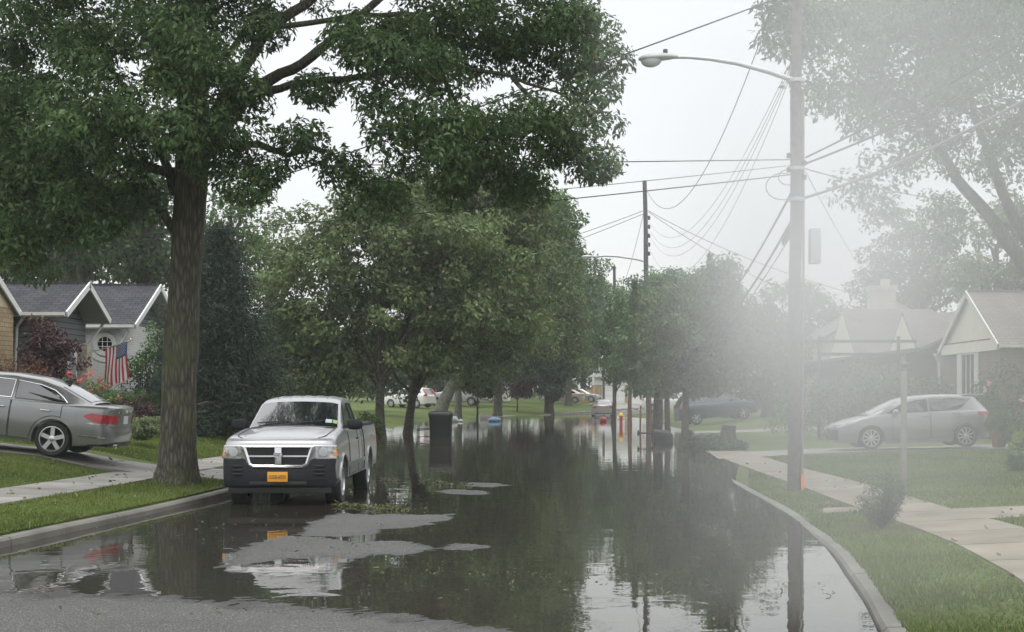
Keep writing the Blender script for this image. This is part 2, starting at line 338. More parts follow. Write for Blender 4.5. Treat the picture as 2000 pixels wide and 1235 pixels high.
def lathe(bm, prof, seg=24, axis='z', c=(0, 0, 0), cap=True):
    """prof: list of (r, h)"""
    rings = []
    for r, h in prof:
        ring = []
        for k in range(seg):
            a = 2*math.pi*k/seg; x, y = r*math.cos(a), r*math.sin(a)
            p = (x, y, h) if axis == 'z' else ((x, h, y) if axis == 'y' else (h, x, y))
            ring.append(bm.verts.new((p[0]+c[0], p[1]+c[1], p[2]+c[2])))
        rings.append(ring)
    for a, b in zip(rings, rings[1:]):
        for k in range(seg): bm.faces.new((a[k], a[(k+1) % seg], b[(k+1) % seg], b[k]))
    if cap and prof[0][0] > 1e-4: bm.faces.new(rings[0][::-1])
    if cap and prof[-1][0] > 1e-4: bm.faces.new(rings[-1])
    return bm
def text_obj(name, s, size, m, parent, mtx, depth=0.002, width=None):
    cu = bpy.data.curves.new(name, 'FONT'); cu.body = s; cu.size = size; cu.extrude = depth; cu.align_x = 'CENTER'; cu.align_y = 'CENTER'
    t = bpy.data.objects.new(name, cu); C.objects.link(t); bpy.context.view_layer.update()
    dg = bpy.context.evaluated_depsgraph_get(); me = bpy.data.meshes.new_from_object(t.evaluated_get(dg))
    bpy.data.objects.remove(t)
    o = link(name, me, m, parent); o.matrix_local = mtx
    return o
# ------------------------------------------------------------------ the lie of the land
YS = np.linspace(-60, 420, 1921)
def smooth(a, n): k = np.ones(n)/n; return np.convolve(np.pad(a, n//2, mode='edge'), k, 'valid')[:len(a)]
XL_ = smooth(np.interp(YS, [-60, 10, 15.8, 17.7, 23.3, 40, 70, 90, 103, 113, 125, 150, 180, 420], [-11, -6.85, -6.3, -6.1, -5.62, -5.4, -5.2, -4.6, -3.4, -1.2, 2.5, 12, 26, 150]), 9)
XR_ = smooth(np.interp(YS, [-60, 0, 6, 9.6, 11.2, 14.4, 16.9, 20.8, 28.9, 39, 70, 86, 100, 113, 125, 150, 180, 420], [12, 3.6, 2.2, 2.3, 2.54, 2.95, 3.18, 3.4, 3.5, 3.62, 3.55, 3.45, 4.1, 5.6, 9, 20, 36, 170]), 5)
def xl(y): return np.interp(y, YS, XL_)
def xr(y): return np.interp(y, YS, XR_)
def base(y): return np.interp(y, [25, 45, 55, 95, 112, 120, 150, 400], [0, -.18, -.26, -.26, -.10, .05, .35, .6])
LP = ([0, 1.3, 1.5, 2.7, 4.2, 8.5, 15, 60, 300], [.13, .22, .25, .28, .62, 1.05, 1.25, 1.6, 5])
RP = ([0, .9, 1.9, 3, 5, 10, 20, 60, 300], [.12, .16, .2, .25, .3, .42, .6, 1.0, 5])
def dropR(y): return np.interp(y, [8, 14, 19, 34, 46], [-.045, -.055, -.117, -.09, 0])
def T(x, y):
    """height of the yards at x, y"""
    x = np.asarray(x, float); y = np.asarray(y, float)
    l = xl(y)-x; r = x-xr(y)
    zl = np.interp(l, *LP)*np.interp(y, [45, 80, 400], [1, .55, .5]); zr = np.interp(r, *RP)+0.4*np.exp(-((x-12)/3.2)**2-((y-75)/9)**2)+dropR(y)*np.clip(1-r/9, 0, 1)
    und = 0.03*np.sin(x*0.7+y*0.31)*np.sin(y*0.23-x*0.4)
    z = base(y)+np.where(l >= 0, zl+und*np.clip(l/3-0.5, 0, 1), np.where(r >= 0, zr+und*np.clip(r/3-0.5, 0, 1), -0.25))
    return z
def Tz(x, y): return float(T(x, y))

ycol = np.unique(np.concatenate([np.linspace(-60, 6, 30), np.arange(6, 45, 0.25), np.arange(45, 130, 0.8), np.linspace(130, 420, 60)]))
def strip(name, lat, side, m, lift=0.0, y0=-60, y1=420, xfun=None, zfun=None):
    yy = ycol[(ycol >= y0) & (ycol <= y1)]
    lat = np.asarray(lat, float)
    Y, L = np.meshgrid(yy, lat, indexing='ij')
    X = (xl(Y)-L) if side < 0 else (xr(Y)+L)
    Z = T(X, Y)+lift
    v = np.stack([X, Y, Z], -1).reshape(-1, 3)
    n1, n2 = X.shape; i = np.arange(n1*n2).reshape(n1, n2)
    f = np.stack([i[:-1, :-1], i[1:, :-1], i[1:, 1:], i[:-1, 1:]], -1).reshape(-1, 4)
    if side > 0: f = f[:, ::-1]
    return v, f
latg = np.concatenate([np.linspace(0.16, 5, 24), np.linspace(5.4, 20, 24), np.geomspace(22, 300, 16)])
v1, f1 = strip('g', latg, -1, None); v2, f2 = strip('g', latg, 1, None)
# bed under the road joins the two yards into one sheet
yy = ycol; bl = np.stack([xl(yy)-0.16, yy, base(yy)-0.3], -1); br = np.stack([xr(yy)+0.16, yy, base(yy)-0.3], -1)
n0 = len(v1); n1 = n0+len(v2); k = len(yy); ia = n1+np.arange(k); ib = n1+k+np.arange(k)
f3 = np.stack([ia[:-1], ib[:-1], ib[1:], ia[1:]], -1)
gl_ = np.arange(k)*len(latg); f4 = np.stack([gl_[:-1], ia[:-1], ia[1:], gl_[1:]], -1)
gr_ = n0+np.arange(k)*len(latg); f5 = np.stack([ib[:-1], gr_[:-1], gr_[1:], ib[1:]], -1)
ground = raw('ground', np.concatenate([v1, v2, bl, br]), np.concatenate([f1, f2+n0, f3, f4, f5]), M['lawn'], smooth=True, angle=60)
tag(ground, kind='structure')

# road surface with crown, puddle islands and the dry rise of the crossing in front
def inpoly(px, py, poly):
    c = np.zeros(px.shape, bool); n = len(poly)
    for i in range(n):
        (x1, y1), (x2, y2) = poly[i], poly[(i+1) % n]
        t = ((y1 > py) != (y2 > py)) & (px < (x2-x1)*(py-y1)/((y2-y1) or 1e-9)+x1); c ^= t
    return c
def polydist(px, py, poly):
    d = np.full(px.shape, 1e9); n = len(poly)
    for i in range(n):
        (x1, y1), (x2, y2) = poly[i], poly[(i+1) % n]
        dx, dy = x2-x1, y2-y1; t = np.clip(((px-x1)*dx+(py-y1)*dy)/(dx*dx+dy*dy+1e-12), 0, 1)
        d = np.minimum(d, np.hypot(px-x1-t*dx, py-y1-t*dy))
    return np.where(inpoly(px, py, poly), d, -d)
def G(px, py): Y = EYE*F/(py-HY); return ((px-CX)*Y/F, Y)
ISL = [[(598, 1046), (612, 1024), (640, 1010), (668, 1003), (720, 1008), (760, 1005), (820, 1007), (880, 1005), (868, 1016), (812, 1028), (735, 1034), (720, 1044), (650, 1048)],
       [(438, 1108), (470, 1078), (520, 1058), (566, 1048), (640, 1052), (690, 1062), (760, 1058), (800, 1060), (838, 1072), (790, 1084), (735, 1082), (690, 1090), (640, 1086), (560, 1090), (500, 1098)],
       [(868, 1067), (890, 1063), (925, 1064), (938, 1069), (915, 1074), (880, 1072)],
       [(858, 960), (880, 957), (930, 958), (952, 961), (940, 966), (890, 965)],
       [(905, 947), (925, 943), (960, 944), (985, 948), (960, 951), (920, 950)]]
ISLW = [[G(*p) for p in q] for q in ISL]
def wob(x, y, s): return (np.sin(x*7.1*s+y*3.3*s)+np.sin(x*3.7*s-y*6.1*s+1.3)+np.sin(x*13*s+y*11*s+0.4)*0.6+np.sin(x*23*s-y*19*s)*0.4)/3
def roadz(x, y):
    l = xl(y); r = xr(y); u = (x-l)/np.maximum(r-l, 0.1)
    z = base(y)-0.055-0.05*(2*u-1)**2
    ys = np.interp(x, [-9, -4.9, -3.5, -2.24, -0.73, -0.3, 0.6, 1.2, 2.0, 2.6], [12.5, 12.35, 12.05, 11.6, 10.66, 10.2, 9.0, 7.5, 5.0, 3.0])
    d = ys-y+0.09*wob(x, y, 0.6)
    rise = np.where(d > -1.2, 0.02*d, -0.024-(-1.2-d)*0.02)
    z = np.where(y < 14.5, np.maximum(z, np.minimum(rise, 0.12)), z)
    for q in ISLW:
        sx = 1.0
        dd = polydist(x, y, q)+0.05*wob(x, y, 1.0)+0.07
        h = np.clip(dd*0.045, -0.06, 0.016)
        z = np.maximum(z, np.where(dd > -1.0, h, -1))
    return z
def gridmesh(name, xs, ys, zf, m, **k):
    X, Y = np.meshgrid(xs, ys, indexing='ij'); Z = zf(X, Y)
    v = np.stack([X, Y, Z], -1).reshape(-1, 3); i = np.arange(X.size).reshape(X.shape)
    f = np.stack([i[:-1, :-1], i[1:, :-1], i[1:, 1:], i[:-1, 1:]], -1).reshape(-1, 4)
    return raw(name, v, f, m, **k)
yr = np.unique(np.concatenate([np.linspace(-60, 3, 20), np.arange(3, 32, 0.07), np.arange(32, 130, 0.8), np.linspace(130, 420, 60)]))
ur = np.linspace(0, 1, 130)
Yr, Ur = np.meshgrid(yr, ur, indexing='ij'); Xr = xl(Yr)+0.0+(xr(Yr)-xl(Yr))*Ur
Zr = roadz(Xr, Yr)+np.where((Yr > 3) & (Yr < 32), rng.normal(0, 0.0022, Xr.shape)+0.002*np.sin(Xr*9)*np.sin(Yr*7), 0); ii = np.arange(Xr.size).reshape(Xr.shape)
fr = np.stack([ii[:-1, :-1], ii[:-1, 1:], ii[1:, 1:], ii[1:, :-1]], -1).reshape(-1, 4)
road = raw('road', np.stack([Xr, Yr, Zr], -1).reshape(-1, 3), fr, M['asphalt'], smooth=True, angle=80); tag(road, kind='structure')

# kerbs, laid in lengths with open joints
def kerb(side):
    bm = bmesh.new(); y = -20.0
    while y < 160:
        L = 3.0; n = 6; rings = []
        for i in range(n+1):
            yy_ = y+0.012+(L-0.024)*i/n
            x = float(xl(yy_)) if side < 0 else float(xr(yy_)); b = float(base(yy_)+(dropR(yy_) if side > 0 else 0)); s = side
            top = b+0.10 if side < 0 else b+0.12
            prof = [(0.0, b-0.3), (0.0, top-0.03), (0.03*s, top), (0.15*s, top+0.006), (0.165*s, top-0.006), (0.165*s, b-0.3)]
            rings.append([bm.verts.new((x+dx+0.006*math.sin(yy_*1.7), yy_, z+0.006*math.sin(yy_*0.9+side))) for dx, z in prof])
        for a, c in zip(rings, rings[1:]):
            for q in range(5): bm.faces.new((a[q], a[q+1], c[q+1], c[q]))
        bm.faces.new(rings[0]); bm.faces.new(rings[-1][::-1]); y += L
    return obj('kerb', bm, M['kerb'], smooth=True, angle=30)
tag(kerb(-1), kind='structure'); tag(kerb(1), kind='structure')

# pavements: slabs with joints, following the ground
def slabs(name, path, width, m, L=1.5, lift=0.02, gap=0.034, slab=True):
    """path of (x, y) centre points"""
    pts = np.array(path, float); d = np.r_[0, np.cumsum(np.hypot(*np.diff(pts, axis=0).T))]
    w = np.array(width, float) if hasattr(width, '__len__') else np.full(len(pts), width)
    bm = bmesh.new(); s = 0.0
    def at(t): return np.array([np.interp(t, d, pts[:, 0]), np.interp(t, d, pts[:, 1])]), np.interp(t, d, w)
    while s < d[-1]-0.2:
        e = min(s+L, d[-1]); rings = []
        for t in np.linspace(s+gap/2, e-gap/2, 4):
            c, ww = at(t); c2, _ = at(t+0.05); c1, _ = at(t-0.05); dr = c2-c1; dr /= np.linalg.norm(dr)+1e-9; nn = np.array([-dr[1], dr[0]])
            row = []
            for q in np.linspace(-0.5, 0.5, 5):
                p = c+nn*q*ww; row.append((p[0], p[1], Tz(p[0], p[1])+lift))
            rings.append(([bm.verts.new(r) for r in row], [bm.verts.new((r[0], r[1], r[2]-0.09)) for r in row]))
        for (a, a2), (b, b2) in zip(rings, rings[1:]):
            for q in range(4): bm.faces.new((a[q], b[q], b[q+1], a[q+1]))
            bm.faces.new((a[0], a2[0], b2[0], b[0])); bm.faces.new((a[4], b[4], b2[4], a2[4]))
        for (a, a2) in (rings[0], rings[-1]):
            bm.faces.new(a+a2[::-1])
        s = e
    return tag(obj(name, bm, m, smooth=True, angle=40), kind='structure')
yy = np.arange(2, 112, 1.0)
slabs('sidewalk', [(float(xl(y))-2.1, y) for y in yy], 1.2, M['walk'])
slabs('sidewalk', [(3.0, 6), (4.15, 10.0), (4.58, 12.0), (4.88, 15.0), (4.98, 17.0), (5.0, 20), (4.98, 24), (5.0, 30), (5.1, 40), (5.2, 60), (5.3, 90)], [1.1]*4+[1.1, 1.1, 1.1, 1.05, 1.05, 1.05, 1.05], M['walkpink'])
slabs('path', [(5.5, 18.6), (9, 18.6), (14, 18.7)], 1.7, M['walkpink'], L=2.2)
slabs('path', [(3.9, 20.3), (4.42, 20.2)], 0.8, M['walkpink'], lift=0.012)
slabs('driveway', [(-5.85, 27.3), (-7.0, 27.3), (-24, 27.4)], [3.6, 2.4, 2.2], M['drive'], L=3.0, lift=0.016)
slabs('driveway', [(3.85, 39.4), (5.0, 39.4), (20, 39.8)], [4.4, 3.4, 3.2], M['drive'], L=3.0, lift=0.016)
slabs('driveway', [(-5.4, 68), (-22, 69)], 3.2, M['drive'], L=3.0, lift=0.016)
slabs('driveway', [(3.9, 63), (17, 64)], 3.2, M['drive'], L=3.0, lift=0.016)
slabs('driveway', [(6.5, 118), (7.5, 140), (8, 160)], 3.4, M['walk'], L=3.0, lift=0.016)

# flood water: one level sheet; the ground decides where it shows
wx = np.array([-60, 60.0]); wy = np.array([2.0, 135.0])
water = raw('water', [(-30, 1, 0), (40, 1, 0), (40, 125, 0), (-30, 125, 0)], [(0, 1, 2, 3)], M['water']); tag(water, kind='structure')

# ------------------------------------------------------------------ leaves, trunks, trees
def leaves(centers, radii, per, size, ratio=0.4, up=0.35, droop=0.35, fold=0.0, shell=0.55, flat=None, tint_c=None):
    """leaf blades spread through ellipsoid clumps -> verts, faces, tint"""
    centers = np.asarray(centers, float); radii = np.asarray(radii, float)
    if radii.ndim == 1: radii = np.repeat(radii[:, None], 3, 1)
    per = np.asarray(per, int) if hasattr(per, '__len__') else np.full(len(centers), per)
    ci = np.repeat(np.arange(len(centers)), per); n = len(ci)
    d = rng.normal(size=(n, 3)); d /= np.linalg.norm(d, axis=1, keepdims=True)
    rr = rng.random(n)**(1/3); rr = rr*(1-shell)+shell*np.clip(1-np.abs(rng.normal(0, 0.22, n)), 0, 1.15)
    p = centers[ci]+d*rr[:, None]*radii[ci]
    nrm = d*0.8+rng.normal(size=(n, 3))*0.6+np.array([0, 0, up]); nrm /= np.linalg.norm(nrm, axis=1, keepdims=True)
    ax = rng.normal(size=(n, 3))+d*0.7; ax[:, 2] -= droop*2
    ax -= nrm*(ax*nrm).sum(1, keepdims=True); ax /= np.linalg.norm(ax, axis=1, keepdims=True)+1e-9
    sd = np.cross(nrm, ax); s = size*rng.uniform(0.45, 1.4, n)[:, None]
    w = s*ratio*0.5
    v = np.stack([p, p+ax*s*0.5+sd*w+nrm*s*fold, p+ax*s-nrm*s*0.12, p+ax*s*0.5-sd*w+nrm*s*fold], 1)
    t = np.clip((tint_c[ci] if tint_c is not None else 0.45)+rng.normal(0, 0.2, n), 0, 0.9)
    t = np.where(rng.random(n) < 0.012, 1.0, t)
    f = np.arange(n*4).reshape(n, 4)
    return v.reshape(-1, 3), f, np.repeat(t, 4)
def clumps(ells, per_r, cl_r, bottom=-1.0, seed=None, fill=0.5):
    """small clumps spread through big ellipsoids; ells: list of (cx,cy,cz,rx,ry,rz)"""
    out = []; rad = []
    for (cx, cy, cz, rx, ry, rz) in ells:
        n = max(4, int(per_r*(rx*ry+ry*rz+rx*rz)/3/cl_r**2))
        d = rng.normal(size=(n, 3)); d /= np.linalg.norm(d, axis=1, keepdims=True)
        r = fill+(1-fill)*rng.random(n)**0.6; r = r*rng.uniform(0.75, 1.2, n)
        p = d*r[:, None]*np.array([rx, ry, rz])
        k = p[:, 2] > bottom*rz; p = p[k]
        out.append(p+np.array([cx, cy, cz])); rad.append(cl_r*rng.uniform(0.55, 1.3, len(p)))
    return np.concatenate(out), np.concatenate(rad)
def crown_mesh(name, ells, parent, m, per_r=3.0, cl_r=0.6, per=60, size=0.14, squash=0.7, off=(0, 0, 0), **k):
    c, r = clumps(ells, per_r, cl_r, k.pop('bottom', -1.0), fill=k.pop('fill', 0.5))
    rad = np.stack([r, r, r*squash], -1)
    tc = np.clip(rng.normal(0.45, 0.22, len(c)), 0.03, 0.9)
    v, f, t = leaves(c-np.array(off), rad, np.maximum(6, (per*(r/cl_r)**2).astype(int)), size, tint_c=tc, **k)
    o = raw(name, v, f, m, parent, tint=t)
    return o, c
def limb(bm, a, b, r0, r1, bend=0.12, seg=7, n=6):
    a = Vector(a); b = Vector(b); L = (b-a).length; pts = []
    o = Vector((random.uniform(-1, 1), random.uniform(-1, 1), random.uniform(-0.3, 1)))*L*bend
    for i in range(n+1):
        t = i/n; pts.append(a.lerp(b, t)+o*math.sin(math.pi*t)+Vector((random.uniform(-1, 1), random.uniform(-1, 1), random.uniform(-1, 1)))*L*0.015*(0 < i < n))
    tube(bm, pts, [r0+(r1-r0)*i/n for i in range(n+1)], seg)
def trunk_bm(pts, rads, seg=14, flare=1.5):
    bm = bmesh.new(); P_ = []; R_ = []
    for i in range(len(pts)-1):
        for t in np.linspace(0, 1, 6, endpoint=False):
            P_.append(Vector(pts[i]).lerp(Vector(pts[i+1]), t)); R_.append(rads[i]+(rads[i+1]-rads[i])*t)
    P_.append(Vector(pts[-1])); R_.append(rads[-1])
    z0 = P_[0].z
    R_ = [r*(1+(flare-1)*math.exp(-(p.z-z0)/0.35)) for p, r in zip(P_, R_)]
    tube(bm, P_, R_, seg, jitter=0.035)
    return bm
def tree(name, label, cat, x, y, H, ells, m, bark, r=0.15, crown_z=None, lean=(0, 0), group=None, nl=8, z=None, fork=None, flare=1.4, twigs=True, **k):
    """ells relative to the base"""
    z = Tz(x, y) if z is None else z
    t = thing(name, label, cat, (x, y, z), group=group)
    cz = crown_z or H*0.3
    top = (lean[0], lean[1], cz)
    mid = (lean[0]*0.45+random.uniform(-.05, .05), lean[1]*0.45, cz*0.5)
    upper = (lean[0]*1.1+random.uniform(-.2, .2), lean[1]*1.1+random.uniform(-.2, .2), H*0.75)
    bm = trunk_bm([(0, 0, -0.25), (0, 0, 0.02), mid, top, upper], [r*1.05, r, r*0.88, r*0.75, r*0.2], flare=flare)
    _, cs = crown_mesh('crown', ells, t, m, **k)
    idx = rng.choice(len(cs), min(nl, len(cs)), replace=False)
    for i in idx:
        c = cs[i]; s = random.uniform(0.75, 1.2); a = (top[0], top[1], cz*s)
        limb(bm, a, c, r*0.42, r*0.08)
    obj('trunk', bm, bark, t, smooth=True, angle=80)
    return t
# ------------------------------------------------------------------ vehicles
class Car:
    """x forward, y left, z up; origin on the ground midway between the axles"""
    def __init__(s, name, label, loc, rz, pitch, paint, xf, xr, W, cf, cr, nf, nr, top, sill, wb, wr, arch, gh, fprof=((0, 0), (2, 0)), rprof=((0, 0), (2, 0)), group=None, cat='car', bumpers=(0.3, 0.25), gap=None):
        s.root = thing(name, label, cat, loc, rz, group, pitch=pitch); s.paint = paint
        s.xf, s.xr, s.W, s.cf, s.cr = xf, xr, W, cf, cr
        s.tx, s.tz = [p[0] for p in top][::-1], [p[1] for p in top][::-1]
        s.sill, s.wb, s.wr, s.arch, s.gh = sill, wb, wr, arch, gh
        s.fp, s.rp = np.array(fprof).T, np.array(rprof).T; s.bump = bumpers
        o = []
        for t in np.linspace(0, math.pi/2, 26):
            o.append((xf-cf+cf*max(0, math.cos(t))**(2/nf), W*max(0, math.sin(t))**(2/nf)))
        xs = np.linspace(xf-cf, xr+cr, 30)
        ex = [c+a*arch*d for c in (wb/2, -wb/2) for a in (-1, 1) for d in (1.0, 0.995, 0.97, 0.92, 0.85, 0.75, 0.6, 0.4, 0.2, 0)]
        for x in sorted(set(list(xs[1:-1])+[e for e in ex if xr+cr < e < xf-cf]), reverse=True): o.append((x, W))
        for t in np.linspace(math.pi/2, 0, 26):
            o.append((xr+cr-cr*max(0, math.cos(t))**(2/nr), W*max(0, math.sin(t))**(2/nr)))
        # drop coincident points
        q = [o[0]]
        for p in o[1:]:
            if math.hypot(p[0]-q[-1][0], p[1]-q[-1][1]) > 1e-3: q.append(p)
        s.o = np.array(q)
    def zt(s, x): return float(np.interp(x, s.tx, s.tz))
    def zb(s, x):
        z = s.sill
        if x > s.wb/2+s.arch: z = s.sill+(s.bump[0]-s.sill)*min(1, (x-s.wb/2-s.arch)/0.25)
        if x < -s.wb/2-s.arch: z = s.sill+(s.bump[1]-s.sill)*min(1, (-x-s.wb/2-s.arch)/0.25)
        for c in (s.wb/2, -s.wb/2):
            d = abs(x-c)
            if d < s.arch: z = max(z, s.wr+math.sqrt(s.arch**2-d*d)*0.98)
        return min(z, s.zt(x)-0.08)
    def prof(s, z, x):
        h = (z-0.2)/max(0.2, s.zt(x)-0.2)
        return float(np.interp(h, [0, .12, .3, .5, .7, .85, 1.0], [.945, .975, .99, 1.0, .99, .972, .93]))
    def dx(s, x, z):
        wf = min(1, max(0, (x-(s.xf-s.cf-0.1))/(s.cf+0.1))); wr = min(1, max(0, ((s.xr+s.cr+0.1)-x)/(s.cr+0.1)))
        return float(np.interp(z, s.fp[0], s.fp[1]))*wf-float(np.interp(z, s.rp[0], s.rp[1]))*wr
    def pt(s, x, y, z, side, off=0.0, nx=0.0, ny=1.0):
        return (x+s.dx(x, z)+nx*off, side*(y*s.prof(z, x)+ny*off), z)
    def body(s, mat=None):
        bm = bmesh.new(); rings = []
        fr = [0, .06, .15, .27, .4, .52, .64, .76, .87, .94]
        for x, y in s.o:
            zb, zt = s.zb(x), s.zt(x); pts = [(0, zb), (y*0.6, zb)]
            for f in fr:
                z = zb+(zt-0.02-zb)*f; pts.append((y*s.prof(z, x), z))
            p1 = s.prof(zt, x)
            pts += [(y*p1*1.0, zt-0.022), (y*p1*0.975, zt-0.006), (y*p1*0.93, zt+0.002), (y*p1*0.6, zt+0.012*min(1, y/s.W)), (0, zt+0.018*min(1, y/s.W))]
            row = []
            for sd in (1, -1):
                row.append([bm.verts.new((x+s.dx(x, z), sd*yy, z)) for yy, z in pts])
            rings.append(row)
        for a, b in zip(rings, rings[1:]):
            for q in (0, 1):
                for k in range(len(a[0])-1):
                    f = (a[q][k], a[q][k+1], b[q][k+1], b[q][k]); bm.faces.new(f if q else f[::-1])
        bmesh.ops.remove_doubles(bm, verts=bm.verts[:], dist=2e-4)
        s.b = obj('body', bm, mat or s.paint, s.root, smooth=True, angle=38); return s.b
    # greenhouse --------------------------------------------------------
    def edge(s, x):
        g = s.gh; xs = [p[0] for p in g][::-1]
        return float(np.interp(x, xs, [p[1] for p in g][::-1])), float(np.interp(x, xs, [p[2] for p in g][::-1]))
    def cabin(s, hwb, mat=None):
        s.hwb = hwb; bm = bmesh.new(); yf = [-1, -.99, -.95, -.8, -.4, 0, .4, .8, .95, .99, 1]; rows = []
        g = s.gh; P_ = []
        for i in range(len(g)-1):
            for t in np.linspace(0, 1, 5, endpoint=False): P_.append([g[i][k]+(g[i+1][k]-g[i][k])*t for k in range(3)])
        P_.append(list(g[-1])); s.gp = P_
        for x, z, h in P_:
            rows.append([bm.verts.new((x, h*f, z+0.03*(1-f*f)-0.035*abs(f)**14)) for f in yf])
        for a, b in zip(rows, rows[1:]):
            for k in range(len(yf)-1): bm.faces.new((a[k], b[k], b[k+1], a[k+1]))
        for sd, k in ((-1, 0), (1, len(yf)-1)):
            base_ = [bm.verts.new((p[0], sd*hwb, min(s.zt(p[0])-0.03, p[1]-0.03))) for p in P_]
            for i in range(len(P_)-1):
                f = (rows[i][k], rows[i+1][k], base_[i+1], base_[i]); bm.faces.new(f if sd < 0 else f[::-1])
        return obj('cabin', bm, mat or s.paint, s.root, smooth=True, angle=32)
    def wpt(s, x, z, side, off):
        ez, eh = s.edge(x); b = s.zt(x)-0.03; t = (z-b)/max(0.05, ez-0.035-b)
        return (x, side*(s.hwb+(eh-s.hwb)*t+off), z)
    def side_window(s, poly, name='window', m=None, both=True, off=0.008, chrome=0):
        for side in ((1, -1) if both else (1,)):
            bm = bmesh.new(); vs = []
            n = len(poly)
            for i in range(n):
                a, b = poly[i], poly[(i+1) % n]
                for t in (0, 0.25, 0.5, 0.75): vs.append(bm.verts.new(s.wpt(a[0]+(b[0]-a[0])*t, a[1]+(b[1]-a[1])*t, side, off)))
            bm.faces.new(vs if side < 0 else vs[::-1])
            w = obj(name, bm, m or M['glass'], s.root)
            if chrome:
                bm = bmesh.new(); pts = [s.wpt(a[0], a[1], side, off+0.004) for a in poly]; tube(bm, pts+[pts[0]], chrome, 6)
                obj('frame', bm, M['chrome'] if chrome > 0.0075 else M['black'], w, smooth=True)
    def glass(s, i0, i1, f=0.93, t0=0.08, t1=0.06, name='windshield', off=0.007, m=None):
        a = s.gh[i0]; b = s.gh[i1]; bm = bmesh.new(); rows = []
        sub = [p for p in s.gp]; xs = np.linspace(a[0]+(b[0]-a[0])*t0, b[0]+(a[0]-b[0])*t1, 9)
        dxx, dzz = b[0]-a[0], b[1]-a[1]; L = math.hypot(dxx, dzz); nx, nz = -dzz/L, dxx/L
        if nz < 0: nx, nz = -nx, -nz
        for x in xs:
            z, h = s.edge(x); r = []
            for q in np.linspace(-f, f, 11):
                r.append(bm.verts.new((x+nx*off, h*q, z+0.03*(1-q*q)-0.035*abs(q)**14+nz*off)))
            rows.append(r)
        for p, q in zip(rows, rows[1:]):
            for k in range(10): bm.faces.new((p[k], p[k+1], q[k+1], q[k]))
        return obj(name, bm, m or M['glass'], s.root, smooth=True, angle=80)
    # patches on the body -------------------------------------------------
    def arc(s):
        o = s.o; d = np.r_[0, np.cumsum(np.hypot(*np.diff(o, axis=0).T))]; return d
    def wrap(s, name, m, a0, a1, zlo, zhi, side, off=0.006, parent=None, nu=16, nv=5, thick=0.02):
        """patch along the outline between arc lengths a0..a1; zlo/zhi numbers or functions of u"""
        d = s.arc(); bm = bmesh.new(); rows = []; back = []
        for u in np.linspace(0, 1, nu):
            a = a0+(a1-a0)*u; x = np.interp(a, d, s.o[:, 0]); y = np.interp(a, d, s.o[:, 1])
            x2 = np.interp(a+.02, d, s.o[:, 0]); y2 = np.interp(a+.02, d, s.o[:, 1]); x1 = np.interp(a-.02, d, s.o[:, 0]); y1 = np.interp(a-.02, d, s.o[:, 1])
            tx, ty = x2-x1, y2-y1; L = math.hypot(tx, ty) or 1; nx, ny = ty/L, -tx/L
            zl = zlo(u) if callable(zlo) else zlo; zh = zhi(u) if callable(zhi) else zhi
            zs = np.linspace(zl, zh, nv)
            rows.append([bm.verts.new(s.pt(x, y, z, side, off, nx, ny)) for z in zs])
            back.append([bm.verts.new(s.pt(x, y, z, side, off-thick, nx, ny)) for z in (zl, zh)])
        for p, q in zip(rows, rows[1:]):
            for k in range(nv-1): bm.faces.new((p[k], p[k+1], q[k+1], q[k]))
        for (p, q, bp_, bq) in zip(rows, rows[1:], back, back[1:]):
            bm.faces.new((p[0], q[0], bq[0], bp_[0])); bm.faces.new((p[-1], bp_[1], bq[1], q[-1]))
        for p, b in ((rows[0], back[0]), (rows[-1], back[-1])): bm.faces.new(p+[b[1], b[0]])
        return obj(name, bm, m, parent or s.root, smooth=True, angle=35)
    def a_of_y_front(s, y): n = 26; return float(np.interp(y, s.o[:n, 1], s.arc()[:n]))
    def a_of_x(s, x): d = s.arc(); return float(np.interp(-x, -s.o[:, 0], d))
    def a_of_y_rear(s, y): d = s.arc(); return float(np.interp(-y, -s.o[-26:, 1], d[-26:]))
    def door(s, x0, x1, z0, z1, handle, sides=(1, -1), seam=True):
        for sd in sides:
            a0, a1 = s.a_of_x(x1), s.a_of_x(x0)
            def zl(u):
                x = float(np.interp(a0+(a1-a0)*u, s.arc(), s.o[:, 0])); z = z0
                for c in (s.wb/2, -s.wb/2):
                    q = abs(x-c)
                    if q < s.arch+0.05: z = max(z, s.wr+math.sqrt((s.arch+0.05)**2-q*q))
                return z
            d = s.wrap('door', s.paint, a0, a1, zl, z1, sd, off=0.005, nu=24, nv=9)
            bm = bmesh.new()
            for a in (a0, a1):
                x = np.interp(a, s.arc(), s.o[:, 0])
                tube(bm, [s.pt(x, s.W, z, sd, 0.004) for z in np.linspace(zl((a-a0)/(a1-a0)), z1, 8)], 0.006, 5)
            tube(bm, [s.pt(x, s.W, zl(u), sd, 0.004) for u, x in zip(np.linspace(0, 1, 24), np.linspace(x1, x0, 24))], 0.006, 5)
            obj('seam', bm, M['black'], d, smooth=True)
            if handle:
                hx, hz = handle; p = s.pt(hx, s.W, hz, sd, 0.02)
                bm = bx(hx-0.09, hx+0.09, p[1]-0.015, p[1]+0.015, hz-0.014, hz+0.014, bev=0.008)
                obj('handle', bm, s.handle_m if hasattr(s, 'handle_m') else s.paint, d, smooth=True)
